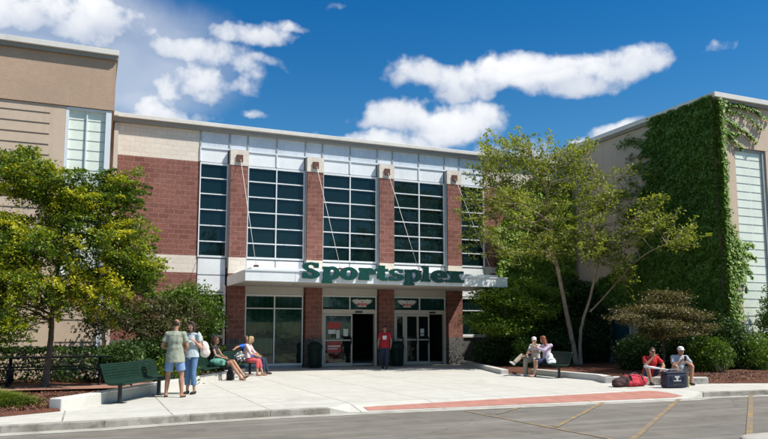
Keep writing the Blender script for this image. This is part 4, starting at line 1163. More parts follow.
# litter of mulch chips for the bed surface
for nm, (x0, x1, y0, y1), zz, n in (('mulch_chips', (-2.6, .5, 15.1, 20.0), .075, 9000), ('mulch_chips', (14.9, 22.2, 15.5, 19.2), .11, 9000)):
    A = []
    while len(A) < n:
        x, y = random.uniform(x0, x1), random.uniform(y0, y1)
        if nm and x1 < 2 and (x > -.55+(y-15.52)*.585 or y < 15.15+(x+1.5)*.5): continue
        if x1 > 2 and (y < 15.75 and x < 17.0): continue
        if x1 > 2 and y < 16.95-(x-14.5)*.61+.15: continue
        A.append((x, y, zz+random.uniform(-.02, .02)))
    CH = MATS.get('chip') or leaf_mat('chip', [(0, (.05, .02, .013)), (1, (.26, .13, .08)), (.5, (.13, .055, .032))], .0)
    MATS['chip'] = CH
    o = leaves_obj(nm, A, .06, CH, None, rng.uniform(0, 1, len(A)), droop=0, aspect=3.0, flat=1.2, kind='stuff')
    o['label'] = 'reddish bark chips in the left bed' if x1 < 2 else 'reddish bark chips in the right bed'

# trees across the car park, seen in the entrance glass
FAR = leaf_mat('far_leaf', [(0, (0.02, 0.05, 0.01)), (1, (0.12, 0.18, 0.03)), (0.5, (0.05, 0.10, 0.015))], .2)
fl = [((14, -16, 8.5), (3.4, 3.4, 3.2), 1.0), ((12.5, -15.5, 7.0), (2.6, 2.6, 2.2), .7), ((15.8, -16.5, 7.2), (2.6, 2.6, 2.4), .7), ((14.2, -16, 11), (2.2, 2.2, 1.8), .5)]
far = tree('far_tree', 'tall leafy tree across the car park, mirrored in the entrance glass', Vector((14, -16, ZR)),
           [([Vector((14, -16, ZR)), Vector((14.1, -16, 3)), Vector((14, -16, 6)), Vector((14, -16, 9))], .24, .06)], fl, 45, 45, .38, FAR, BARK, sig=(.6, .6, .45), prim=10, group='tall trees across the car park', twig=.03)
for i, (x, y, sc) in enumerate(((21.5, -17, .9), (29, -15, 1.12), (36, -18, 1.0), (6, -18, .85), (44, -16, 1.1))):
    c_ = copy_tree(far); c_.location = (x, y, ZR); c_.rotation_euler = (0, 0, 1.3*i+.5); c_.scale = (sc, sc, sc)

# ================================================================== BENCHES, TABLE, BINS
def bench(label, loc, heading, L=2.45, group=None):
    """contour bench of slats running its length on two black pedestals; faces local +Y"""
    hx, hy = heading
    rz_ = math.atan2(-hx, hy)
    t = thing('bench', label, 'bench', (loc[0], loc[1], 0), rz_, group)
    prof = [(.27, .415), (.235, .445), (.19, .45), (.13, .44), (.07, .43), (.01, .425), (-.05, .425), (-.11, .435), (-.165, .47), (-.195, .53), (-.215, .59), (-.235, .65), (-.255, .71), (-.275, .77), (-.295, .82), (-.325, .85)]
    def slats(i0, i1, nm):
        mb = MB()
        for i in range(i0, i1):
            (y0, z0), (y1, z1) = prof[i], prof[i+1]
            g_ = .14
            ya, za = y0+(y1-y0)*g_/2, z0+(z1-z0)*g_/2; yb, zb = y1-(y1-y0)*g_/2, z1-(z1-z0)*g_/2
            n = Vector((0, -(zb-za), (yb-ya))).normalized()*-.012
            vs = []
            for x in (-L/2, L/2):
                vs += [(x, ya, za), (x, yb, zb), (x, yb+n.y, zb+n.z), (x, ya+n.y, za+n.z)]
            mb.add(vs, [(0, 1, 2, 3), (7, 6, 5, 4), (0, 4, 5, 1), (1, 5, 6, 2), (2, 6, 7, 3), (3, 7, 4, 0)])
        return mb.build(nm, GREEN, t, world=False)
    slats(0, 8, 'seat'); slats(8, 15, 'backrest')
    for sx in (-1, 1):
        x = sx*(L/2-.30)
        mb = MB()
        pts = [Vector((x, y-.0, z-.03)) for y, z in prof]
        mb.tube(pts, .022, 6)
        mb.build('end_frame', GREEN, t, world=False, smooth=True)
        mb = MB()
        mb.tube([(x, 0, 0), (x, 0, .40)], .045, 10).box(x-.09, x+.09, -.12, .12, 0, .014)
        mb.build('leg', BLACK, t, world=False)
        for e in (-1,):
            pass
    for sx in (-1, 1):
        mb = MB(); mb.tube([Vector((sx*(L/2+.012), y, z-.008)) for y, z in prof], .017, 6); mb.build('end_rail', GREEN, t, world=False, smooth=True)
    return t
HL = (.862, -.507)
bench('empty green slatted bench nearest the kerb on the left', (1.19, 17.53), HL, 2.5, 'green benches along the left wall')
bench('green slatted bench carrying the seated woman in sunglasses', (3.62, 22.45), HL, 2.5, 'green benches along the left wall')
bench('green slatted bench by the shop window with a couple on it', (5.02, 24.75), HL, 2.2, 'green benches along the left wall')
bench('green slatted bench on the right with two people embracing on it', (14.42, 20.42), (-.999, -.03), 2.4)

t = thing('picnic_table', 'long dark green picnic table behind the feathery tree', 'table', (-.75, 21.2, .13))
mb = MB()
for k in range(5): mb.box(-2.35, .62, 20.86+k*.14, 20.985+k*.14, .84, .875)
mb.build('tabletop', GREEN, t)
for y in (20.35, 21.75):
    mb = MB()
    for k in range(2): mb.box(-2.35, .78, y+k*.15, y+k*.15+.135, .555, .585)
    mb.build('seat', GREEN, t)
for x in (-1.85, .35):
    MB().tube([(x, 21.2, .13), (x, 21.2, .84)], .04, 8).tube([(x, 20.45, .13), (x, 20.5, .555)], .03, 8).tube([(x, 21.95, .13), (x, 21.88, .555)], .03, 8).tube([(x, 20.45, .53), (x, 21.95, .53)], .025, 8).tube([(x, 20.4, .16), (x, 22.0, .16)], .025, 8).build('leg', BLACK, t, smooth=True)

def bin_(label, x, y, h=1.05, r=.27):
    t = thing('litter_bin', label, 'bin', (x, y, 0))
    mb = MB()
    for k in range(22):
        a = 2*PI*k/22; c0 = Vector((x+r*.9*math.cos(a), y+r*.9*math.sin(a), .05)); c1 = Vector((x+r*math.cos(a), y+r*math.sin(a), h*.72)); c2 = Vector((x+r*1.12*math.cos(a), y+r*1.12*math.sin(a), h*.84))
        mb.tube([c0, c1, c2], .022, 4)
    mb.build('slatted_body', GREEN, t)
    MB().lathe((x, y, 0), [(.21, .02), (.23, h*.80)], 20).build('liner', BLACK, t, smooth=False)
    mb = MB()
    for z, rr in ((.10, r*.94), (h*.70, r*1.03)): mb.lathe((x, y, z), [(rr, 0), (rr+.02, .01), (rr+.02, .03), (rr, .04)], 24)
    mb.build('ring', GREEN, t)
    MB().lathe((x, y, h*.84), [(r*1.15, 0), (r*1.12, .04), (r*.95, .11), (r*.6, .17), (.09, .2), (.085, .17)], 24).build('lid', GREEN, t, smooth=True)
    return t
bin_('dark green litter bin in front of the second brick pillar', 8.72, 28.25)
bin_('dark green litter bin behind the man in the red shirt', 12.42, 28.20)

# ================================================================== PEOPLE
SKIN = mat('skin', (0.46, 0.25, 0.165), 0.55, 0.06, 8)
SKIN2 = mat('skin_tanned', (0.38, 0.19, 0.115), 0.55, 0.06, 8)
def cloth(name, c, v=.08): return mat('cloth_'+name, c, .85, v, 6, .4, 60)
HB = mat('hair_dark_brown', (.030, .016, .010), .6, .3, 30)
HG = mat('hair_grey_brown', (.12, .085, .06), .6, .3, 30)
HBL = mat('hair_blonde', (.52, .36, .17), .55, .2, 30)
HR = mat('hair_auburn', (.22, .065, .025), .55, .25, 30)
HW = mat('cap_white', (.66, .64, .60), .8, .05, 5)
LENS = mat('sunglass_black', (.006, .006, .007), .15, .1)

FUSE = bpy.data.scenes.new('fuse')
def skin_mesh(name, mb, m, parent, voxel, fold=0.0, seed=0, smooth_it=1):
    """fuse overlapping closed shapes into one continuous surface"""
    me = bpy.data.meshes.new(name); me.from_pydata(mb.v, [], mb.f); me.update()
    tmp = bpy.data.objects.new('tmp', me); FUSE.collection.objects.link(tmp)
    rm = tmp.modifiers.new('r', 'REMESH'); rm.mode = 'VOXEL'; rm.voxel_size = voxel; rm.use_smooth_shade = True
    if smooth_it:
        sm = tmp.modifiers.new('s', 'SMOOTH'); sm.factor = .5; sm.iterations = smooth_it
    FUSE.view_layers[0].update(); dg = FUSE.view_layers[0].depsgraph
    out = bpy.data.meshes.new_from_object(tmp.evaluated_get(dg))
    bpy.data.objects.remove(tmp)
    out.name = name; out.materials.clear(); out.materials.append(m)
    if fold > 0:
        for v in out.vertices:
            c = v.co
            d = noise.noise(Vector((c.x*9+seed, c.y*9, c.z*4.5)))*fold + noise.noise(Vector((c.x*22, c.y*22+seed, c.z*14)))*fold*.35
            v.co = c + v.normal*d
    for p in out.polygons: p.use_smooth = True
    o = bpy.data.objects.new(name, out); COL.objects.link(o); o.parent = parent
    return o

def cyl(mb, a, b, ra, rb, caps=True, n=12):
    mb.tube([a, b], [ra, rb], n)
    if caps: mb.ell(a, (ra,)*3, nu=n, nv=8); mb.ell(b, (rb,)*3, nu=n, nv=8)

def basis(up, fwd):
    z = Vector(up).normalized(); y = Vector(fwd); y = (y-z*y.dot(z)).normalized(); x = y.cross(z)
    return Matrix((x, y, z)).transposed()

def person(label, loc, heading, J, look, size=1.0, woman=False, skin=SKIN, cat='person', curl=.5, voxel=.012):
    """J: joints in the person's own frame (x right, y forward, z up, origin on the ground)
    look: dict of clothes"""
    hx, hy = heading
    t = thing('person', label, cat, (loc[0], loc[1], loc[2] if len(loc) > 2 else 0), math.atan2(-hx, hy))
    J = {k: Vector(v)*size for k, v in J.items()}
    S = size*(.93 if woman else 1.0)
    pel, che, nek, hed = J['pelvis'], J['chest'], J['neck'], J['head']
    spine = (che-pel).normalized()
    hipx = (J['hipR']-J['hipL']).normalized(); shx = (J['shR']-J['shL']).normalized()
    def frame(xv, up):
        z = Vector(up).normalized(); x = (xv-z*xv.dot(z)).normalized(); y = z.cross(x); return Matrix((x, y, z)).transposed()
    Mp = frame(hipx, spine); Mc = frame(shx, (nek-pel))
    face = J.get('face', Vector((0, 1, 0))).normalized(); hup = (hed-nek).normalized()*.35 + Vector((0, 0, 1))*.65
    Mh = basis(hup, face)
    body = MB()
    def torso(mb, g=0.0, bot=.0):
        belly = look.get('belly', 0)
        mb.ell(pel+spine*.02, ((.165+g)*S, (.115+g)*S, (.13+g)*S), Mp)
        mid = pel.lerp(che, .5)
        mb.ell(mid+Mp@Vector((0, belly*.5, 0)), ((.142+g+belly*.4)*S, (.105+g+belly)*S, .19*S), Mp)
        mb.ell(che, ((.165 if not woman else .15)*S+g, (.112+g)*S, .19*S), Mc)
        if woman: mb.ell(che+Mc@Vector((0, .065*S, -.04)), ((.125+g)*S, (.075+g)*S, .075*S), Mc)
        mb.ell(che+Mc@Vector((0, -.01, .11*S)), ((.165 if not woman else .145)*S+g, (.075+g)*S, .085*S), Mc)
        for s in ('L', 'R'): mb.ell(J['sh'+s], ((.056+min(g, .014))*S,)*3)
    torso(body)
    cyl(body, che.lerp(nek, .55), hed-Mh@Vector((0, .015, .06)), .062*S, .052*S)
    hs = .97
    body.ell(hed, (.077*hs, .096*hs, .108*hs), Mh, 16, 12)
    body.ell(hed+Mh@Vector((0, .035, -.062)), (.056, .060, .060), Mh)
    body.ell(hed+Mh@Vector((0, .066, -.092)), (.028, .026, .022), Mh)
    body.ell(hed+Mh@Vector((0, .060, .028)), (.058, .034, .030), Mh)
    body.tube([hed+Mh@Vector((0, .088, .015)), hed+Mh@Vector((0, .114, -.028)), hed+Mh@Vector((0, .088, -.034))], [.011, .017, .014], 8)
    for sx in (-1, 1):
        body.ell(hed+Mh@Vector((sx*.078, -.005, -.01)), (.012, .020, .032), Mh, 8, 6)
        body.ell(hed+Mh@Vector((sx*.045, .058, -.030)), (.024, .024, .024), Mh, 8, 6)
    for s in ('L', 'R'):
        cyl(body, J['sh'+s], J['el'+s], .050*S, .040*S); 
        mid = J['el'+s].lerp(J['wr'+s], .3)
        cyl(body, J['el'+s], mid, .040*S, .042*S); cyl(body, mid, J['wr'+s], .042*S, .027*S)
        cyl(body, J['hip'+s], J['kn'+s], .088*S, .058*S)
        cm = J['kn'+s].lerp(J['an'+s], .32); bk = (J['hip'+s]+J['an'+s])*.5-J['kn'+s]
        bk = bk.normalized()*.018 if bk.length > .03 else Vector((0, -.015, 0))
        cyl(body, J['kn'+s], cm+bk, .056*S, .058*S); cyl(body, cm+bk, J['an'+s], .058*S, .036*S)
        # foot
        fd = J.get('toe'+s, Vector((0, 1, 0))).normalized(); a = J['an'+s]
        Mf = basis(Vector((0, 0, 1)) if abs(fd.z) < .8 else Vector((0, -1, 0)), fd)
        if abs(fd.z) > .05: 
            x = Mf.col[0]; Mf = Matrix((x, fd, x.cross(fd))).transposed()
        body.ell(a+Mf@Vector((0, -.02, -.035)), (.034, .045, .04), Mf)
        body.ell(a+Mf@Vector((0, .06, -.045)), (.040, .085, .030), Mf)
        body.ell(a+Mf@Vector((0, .125, -.055)), (.042, .050, .020), Mf)
        # hand: palm, four curled fingers of different length, thumb
        w = J['wr'+s]; fa = (w-J['el'+s]).normalized(); hd = J.get('hand'+s, fa).normalized()
        sx = -1 if s == 'L' else 1
        side = J.get('palm'+s)
        pn = side if side is not None else Vector((-sx, .1, 0))     # palm normal
        pn = (pn-hd*pn.dot(hd)); pn = pn.normalized() if pn.length > .1 else hd.orthogonal().normalized()
        th = hd.cross(pn)*(-sx if False else 1)
        if th.dot(Vector((0, 1, .4))) < 0: th = -th
        body.ell(w+hd*.045, (.040, .048, .018), Matrix((th, hd, pn)).transposed())
        for k, (o_, L) in enumerate(((.030, .070), (.010, .080), (-.011, .074), (-.030, .058))):
            b0 = w+hd*.075+th*o_; c_ = curl
            b1 = b0+(hd*math.cos(c_*.5)+pn*math.sin(c_*.5))*L*.45; b2 = b1+(hd*math.cos(c_*1.3)+pn*math.sin(c_*1.3))*L*.32; b3 = b2+(hd*math.cos(c_*2)+pn*math.sin(c_*2))*L*.25
            body.tube([b0, b1, b2, b3], [.0105, .0100, .0095, .0085], 7)
        b0 = w+hd*.025+th*.030; b1 = b0+(hd*.6+th*.75+pn*.25).normalized()*.035; b2 = b1+(hd*.9+th*.25+pn*.35).normalized()*.032
        body.tube([b0, b1, b2], [.013, .012, .010], 7)
    skin_mesh('body', body, skin, t, voxel, smooth_it=1)
    # face
    for sx in (-1, 1):
        mb = MB().ell(hed+Mh@Vector((sx*.031, .0885, .008)), (.014, .006, .008), Mh, 8, 6)
        if not look.get('sunglasses'): mb.build('eye', LENS, t, world=False)
        MB().ell(hed+Mh@Vector((sx*.032, .093, .030)), (.019, .004, .004), Mh, 8, 6).build('eyebrow', look.get('hairmat', HB), t, world=False)
    MB().ell(hed+Mh@Vector((0, .094, -.058)), (.022, .006, .006), Mh, 8, 6).build('mouth', mat('lips', (.30, .09, .075), .5), t, world=False)
    if look.get('sunglasses'):
        mb = MB()
        for sx in (-1, 1):
            mb.ell(hed+Mh@Vector((sx*.033, .104, .008)), (.028, .010, .019), Mh, 10, 6)
            mb.tube([hed+Mh@Vector((sx*.060, .095, .014)), hed+Mh@Vector((sx*.080, .0, .008))], .004, 5)
        mb.tube([hed+Mh@Vector((-.02, .11, .012)), hed+Mh@Vector((.02, .11, .012))], .004, 5)
        mb.build('sunglasses', LENS, t, world=False)
    # hair
    h = look.get('hair'); hm = look.get('hairmat', HB)
    if h:
        mb = MB()
        if h == 'bald':
            for sx in (-1, 1): mb.ell(hed+Mh@Vector((sx*.050, -.025, -.008)), (.034, .072, .048), Mh)
            mb.ell(hed+Mh@Vector((0, -.055, .004)), (.074, .052, .072), Mh)
        else:
            mb.ell(hed+Mh@Vector((0, -.014, .020)), (.084, .100, .104), Mh, 16, 12)
            mb.ell(hed+Mh@Vector((0, -.045, -.015)), (.078, .062, .085), Mh)
        if h in ('bob', 'long'):
            for sx in (-1, 1): mb.ell(hed+Mh@Vector((sx*.070, -.020, -.05)), (.032, .055, .095), Mh)
            mb.ell(hed+Mh@Vector((0, -.060, -.06)), (.088, .050, .10), Mh)
            mb.ell(hed+Mh@Vector((0, .035, .080)), (.070, .055, .038), Mh)
        if h == 'long':
            mb.ell(hed+Mh@Vector((0, -.075, -.16)), (.085, .045, .15), Mh)
        skin_mesh('hair', mb, hm, t, .012, .010, 3)
    if look.get('cap'):
        mb = MB()
        mb.ell(hed+Mh@Vector((0, -.008, .052)), (.090, .108, .075), Mh, 16, 12)
        fz = look.get('cap_dir', 1)
        mb.ell(hed+Mh@Vector((0, .105*fz, .038)), (.068, .070, .010), Mh, 14, 6)
        if look.get('brim'): mb.ell(hed+Mh@Vector((0, 0, .030)), (.150, .165, .010), Mh, 20, 6)
        skin_mesh('cap', mb, look['cap'], t, .012)
    # clothes
    if look.get('top'):
        mb = MB(); torso(mb, look.get('loose', .022))
        if look.get('hem', 0):
            rings = [(che, .15, .115), (pel-spine*.02, .214, .160), (pel-spine*look['hem'], .226, .176)]
            vs = [c_+Mp@Vector((rx_*S*math.cos(2*PI*k/18), ry_*S*math.sin(2*PI*k/18), 0)) for c_, rx_, ry_ in rings for k in range(18)]
            fs = [(i*18+k, i*18+(k+1) % 18, (i+1)*18+(k+1) % 18, (i+1)*18+k) for i in range(2) for k in range(18)]
            mb.add(vs, fs+[tuple(reversed(range(18))), tuple(range(36, 54))])
        fr = look.get('sleeve', .45)
        for s in ('L', 'R'):
            a = J['sh'+s]; e = J['el'+s]
            cyl(mb, nek.lerp(che, .22), a, .060*S, .056*S)
            if fr > 1: 
                mb.tube([a, e], [.068*S, .056*S], 14); mb.ell(e, (.056*S,)*3); mb.tube([e, e.lerp(J['wr'+s], fr-1)], [.056*S, .042*S], 14)
            elif fr > 0: mb.tube([a, a.lerp(e, fr*.5), a.lerp(e, fr)], [.058*S, .063*S, (.070 if look.get('loose', 0) > .025 else .056)*S], 14)
        cyl(mb, che.lerp(nek, .45), che.lerp(nek, .95), .085*S, .066*S, False)
        skin_mesh('shirt', mb, look['top'], t, .015, look.get('fold', .015), random.random()*9, 1)
    if look.get('pants'):
        mb = MB(); mb.ell(pel+spine*.0, (.176*S, .130*S, .125*S), Mp)
        fr = look.get('leg', 2.0); w = look.get('legw', 1.0)
        for s in ('L', 'R'):
            a, k_, n_ = J['hip'+s], J['kn'+s], J['an'+s]
            mb.ell(a, (.108*S,)*3)
            if fr <= 1: mb.tube([a, a.lerp(k_, fr)], [.108*S, .092*w*S], 16)
            else:
                mb.tube([a, k_], [.106*S, .075*w*S], 16); mb.ell(k_, (.075*w*S,)*3); mb.tube([k_, k_.lerp(n_, min(fr-1, 1.0))], [.075*w*S, (.060 if fr > 1.7 else .068)*w*S], 16)
        skin_mesh('trousers' if fr > 1.3 else 'shorts', mb, look['pants'], t, .015, .007, random.random()*9, 1)
    if look.get('shoes'):
        for s in ('L', 'R'):
            fd = J.get('toe'+s, Vector((0, 1, 0))).normalized(); a = J['an'+s]
            Mf = basis(Vector((0, 0, 1)), fd) if abs(fd.z) < .05 else None
            if Mf is None:
                x = fd.cross(Vector((0, 0, 1))).normalized() if abs(fd.z) < .95 else Vector((1, 0, 0)); Mf = Matrix((x, fd, x.cross(fd))).transposed()
            mb = MB()
            if look.get('sandals'):
                mb.ell(a+Mf@Vector((0, .055, -.074)), (.050, .135, .012), Mf, 14, 6); mb.tube([a+Mf@Vector((-.04, .08, -.06)), a+Mf@Vector((0, .10, -.022)), a+Mf@Vector((.04, .08, -.06))], .012, 6)
            else:
                mb.ell(a+Mf@Vector((0, -.018, -.040)), (.043, .056, .050), Mf); mb.ell(a+Mf@Vector((0, .065, -.050)), (.050, .100, .038), Mf); mb.ell(a+Mf@Vector((0, .120, -.058)), (.050, .062, .030), Mf)
            skin_mesh('sandal' if look.get('sandals') else 'shoe', mb, look['shoes'], t, .012)
    return t

def standing(**kw):
    J = dict(pelvis=(0, 0, .95), chest=(0, .0, 1.28), neck=(0, -.01, 1.50), head=(0, .02, 1.655), shL=(-.185, -.01, 1.42), shR=(.185, -.01, 1.42),
             elL=(-.25, -.02, 1.14), elR=(.25, -.02, 1.14), wrL=(-.26, .06, .90), wrR=(.26, .06, .90), hipL=(-.095, 0, .92), hipR=(.095, 0, .92),
             knL=(-.12, .02, .50), knR=(.12, .02, .50), anL=(-.13, -.01, .085), anR=(.13, -.01, .085))
    J.update(kw); return J
def sitting(**kw):      # seat surface .45, pelvis above origin
    J = dict(pelvis=(0, 0, .56), chest=(0, -.06, .90), neck=(0, -.06, 1.12), head=(0, -.02, 1.27), shL=(-.18, -.06, 1.04), shR=(.18, -.06, 1.04),
             elL=(-.23, .02, .78), elR=(.23, .02, .78), wrL=(-.12, .22, .68), wrR=(.12, .22, .68), hipL=(-.09, .02, .54), hipR=(.09, .02, .54),
             knL=(-.11, .44, .52), knR=(.11, .44, .52), anL=(-.11, .50, .09), anR=(.11, .50, .09))
    J.update(kw); return J

# -- the standing couple (he has his back to us, she faces him)
hd = Vector((.35, .95, 0)).normalized()
person('balding man in a grey-green T-shirt and denim shorts, seen from behind', (1.95, 17.62), (.40, .92),
       standing(anL=(-.19, .03, .085), knL=(-.16, .04, .50), anR=(.19, -.03, .085), knR=(.16, .02, .50), elL=(-.29, -.02, 1.15), wrL=(-.21, .20, 1.08), elR=(.27, .02, 1.14), wrR=(.17, .24, 1.12), head=(0, .04, 1.665), face=Vector((.1, 1, -.1)), toeL=Vector((-.3, 1, 0)), toeR=Vector((.3, 1, 0))),
       dict(hair='bald', hairmat=HB, top=cloth('sage', (.30, .32, .245)), loose=.040, hem=.17, sleeve=.62, belly=.02, pants=cloth('light_denim', (.20, .30, .50)), leg=.78, legw=1.12, shoes=cloth('black_leather', (.015, .013, .012)), sandals=True, fold=.014), size=1.045, skin=SKIN2)
person('dark-haired woman in pale top and cropped jeans facing the grey-shirted man', (2.42, 18.32), (-.62, -.78),
       standing(elR=(.24, .04, 1.12), wrR=(.08, .20, 1.05), elL=(-.25, -.02, 1.12), wrL=(-.16, .12, 1.28), knL=(-.08, .03, .50), anL=(-.10, -.02, .085), knR=(.08, .02, .50), anR=(.08, .0, .085), face=Vector((.15, 1, -.05))),
       dict(hair='bob', hairmat=HB, top=cloth('pale_aqua', (.46, .54, .56)), sleeve=.5, hem=.06, pants=cloth('jeans', (.10, .20, .36)), leg=1.68, legw=1.05, shoes=cloth('black_leather', (.015, .013, .012))), size=1.02, woman=True)
# her shoulder bag
t = thing('shoulder_bag', 'cream and pink shoulder bag hanging at the dark-haired woman\'s side', 'bag', (2.72, 18.30, 1.1))
mb = MB(); mb.ell((2.74, 18.30, 1.13), (.12, .10, .18)); mb.ell((2.76, 18.30, 1.02), (.13, .11, .13))
BAGC = mat('bag_cream_pink', (.62, .50, .45), .7, .25, 14, vcol=(.75, .70, .64))
o = skin_mesh('bag_body', mb, BAGC, t, .012, .012); o.data.transform(Matrix.Translation(-Vector(t.location)))
MB().tube([(2.70, 18.22, 1.22), (2.66, 18.30, 1.42), (2.60, 18.38, 1.53), (2.66, 18.44, 1.42), (2.74, 18.38, 1.22)], .015, 6).build('strap', BAGC, t)
# -- woman on the second bench, legs stretched
seat2 = Vector((3.86, 22.75, 0))
person('woman in sunglasses and dark top with legs stretched out on the second bench', seat2, HL,
       sitting(pelvis=(0, -.02, .56), chest=(0, -.14, .88), neck=(0, -.15, 1.10), head=(0, -.12, 1.25), shL=(-.17, -.14, 1.02), shR=(.17, -.14, 1.02), elL=(-.22, -.0, .78), elR=(.22, -.02, .78), wrL=(-.06, .18, .72), wrR=(.08, .20, .70),
               knL=(-.07, .46, .60), knR=(.09, .44, .56), anL=(.0, .84, .14), anR=(.02, .74, .10), toeL=Vector((.1, .8, .5)), toeR=Vector((.1, 1, .0)), face=Vector((.1, 1, -.05))),
       dict(hair='bob', hairmat=mat('hair_chestnut', (.085, .030, .016), .6, .3, 30), sunglasses=True, top=cloth('black', (.018, .018, .022)), sleeve=0, hem=.04, pants=cloth('black', (.018, .018, .022)), leg=.75, shoes=cloth('brown_sandal', (.10, .05, .03)), sandals=True), woman=True, skin=SKIN2)
t = thing('tote_bag', 'mint green bag on the lap of the woman in sunglasses', 'bag', seat2+Vector((-.10, -.35, .50)))
c = Vector(t.location)
mb = MB(); mb.ell(c+Vector((0, 0, .09)), (.26, .15, .12)); mb.obox(c+Vector((0, 0, .07)), (.42, .2, .16), Matrix.Rotation(-.5, 3, 'Z'))
o = skin_mesh('bag_body', mb, mat('mint', (.09, .26, .20), .7, .2, 5), t, .014, .012); o.data.transform(Matrix.Translation(-c))
MB().tube([c+Vector((-.14, 0, .18)), c+Vector((-.06, 0, .32)), c+Vector((.08, 0, .32)), c+Vector((.14, 0, .18))], .010, 6).build('handle', MATS['mint'], t)
t = thing('backpack', 'black bag standing on the ground by the stretched legs of the woman in sunglasses', 'bag', (4.22, 22.72, 0))
c = Vector(t.location)
mb = MB(); mb.ell(c+Vector((0, 0, .17)), (.12, .11, .18)); mb.obox(c+Vector((0, -.03, .11)), (.22, .18, .20), Matrix.Rotation(-.5, 3, 'Z'))
o = skin_mesh('bag_body', mb, cloth('black', (.018, .018, .022)), t, .013, .012); o.data.transform(Matrix.Translation(-c))
MB().tube([c+Vector((-.05, 0, .37)), c+Vector((0, 0, .43)), c+Vector((.05, 0, .37))], .012, 6).build('strap', BLACK, t)
# -- couple on the third bench
s3 = Vector((5.10, 24.75, 0))
person('blonde woman in pale top and coral trousers leaning forward on the third bench', s3+Vector((.02, -.05, 0)), HL,
       sitting(chest=(0, .04, .90), neck=(0, .10, 1.10), head=(0, .17, 1.24), shL=(-.17, .07, 1.03), shR=(.17, .07, 1.03), elL=(-.20, .24, .78), elR=(.20, .22, .78), wrL=(-.06, .44, .68), wrR=(.08, .44, .68), anL=(-.09, .58, .09), anR=(.11, .46, .09), face=Vector((.1, 1, -.45))),
       dict(hair='bob', hairmat=HBL, top=cloth('blush', (.66, .50, .49)), sleeve=1.3, hem=.05, pants=cloth('coral', (.60, .10, .11)), leg=1.55, shoes=cloth('tan_sandal', (.38, .22, .14)), sandals=True), woman=True)
person('man in a blue T-shirt and jeans with one arm along the bench back', s3+Vector((.30, .62, 0)), HL,
       sitting(chest=(.04, -.14, .88), neck=(.05, -.16, 1.09), head=(.06, -.13, 1.25), shL=(-.16, -.12, 1.03), shR=(.22, -.16, 1.01), elR=(.46, -.30, .98), wrR=(.72, -.32, .92), elL=(-.20, .10, .80), wrL=(-.08, .34, .66), knL=(-.12, .50, .52), anL=(-.12, .62, .09), knR=(.10, .50, .52), anR=(.12, .56, .09), face=Vector((.8, .6, 0)), palmR=Vector((0, 0, -1))),
       dict(hair='short', hairmat=HG, top=cloth('royal_blue', (.02, .13, .52)), sleeve=.75, pants=cloth('dark_jeans', (.022, .036, .068)), leg=2.0, shoes=cloth('dark_shoe', (.03, .025, .02))), skin=SKIN2, curl=.3)
t = thing('tote_bag', 'black and white patterned tote bag on the near end of the third bench', 'bag', s3+Vector((-.28, -.42, .45)))
c = Vector(t.location)
PAT = bpy.data.materials.new('bag_print'); PAT.use_nodes = True
pt = NT(PAT.node_tree); vo = pt.new('ShaderNodeTexVoronoi'); vo.inputs['Scale'].default_value = 14; pt.put(vo.inputs['Vector'], pt.new('ShaderNodeTexCoord').outputs['Object'])
pt.put(pt.n['Principled BSDF'].inputs['Base Color'], pt.mix(pt.ss(vo.outputs[0], .38, .46), (.62, .60, .58), (.05, .05, .05)))
mb = MB(); mb.ell(c+Vector((0, 0, .16)), (.22, .15, .17)); mb.ell(c+Vector((.02, .05, .28)), (.13, .10, .14))
o = skin_mesh('bag_body', mb, PAT, t, .014, .014); o.data.transform(Matrix.Translation(-c))
MB().tube([c+Vector((-.1, 0, .3)), c+Vector((-.05, .02, .45)), c+Vector((.06, .04, .45)), c+Vector((.1, .05, .32))], .010, 6).build('handle', BLACK, t)

# -- man walking out of the doors
person('man in a red T-shirt with white chest print walking out of the doors', (11.27, 26.85), (-.45, -.89),
       standing(anL=(-.09, .22, .09), knL=(-.11, .16, .50), anR=(.09, -.10, .12), knR=(.10, .06, .50), toeR=Vector((0, .9, -.25)), elL=(-.26, -.06, 1.14), elR=(.26, .0, 1.14), wrL=(-.25, .06, .90), wrR=(.27, .12, .92), face=Vector((0, 1, -.25))),
       dict(hair='short', hairmat=HB, top=cloth('red', (.42, .012, .022)), loose=.030, hem=.10, sleeve=.55, pants=cloth('dark_jeans', (.022, .036, .068)), leg=2.0, legw=1.1, shoes=cloth('dark_shoe', (.03, .025, .02))), size=.985, skin=SKIN2)
rt_ = [o for o in COL.objects if o.get('label', '').startswith('man in a red T-shirt with white')][0]
mb = MB()
mb.xz([(-.075, 1.20), (.075, 1.20), (.085, 1.36), (-.085, 1.36)], 0, .004)
mb.v = [(x*.985, .163+y - abs(x)*.18, z*.985) for x, y, z in mb.v]
mb.build('chest_print', mat('print_white', (.68, .62, .62), .8), rt_, world=False)

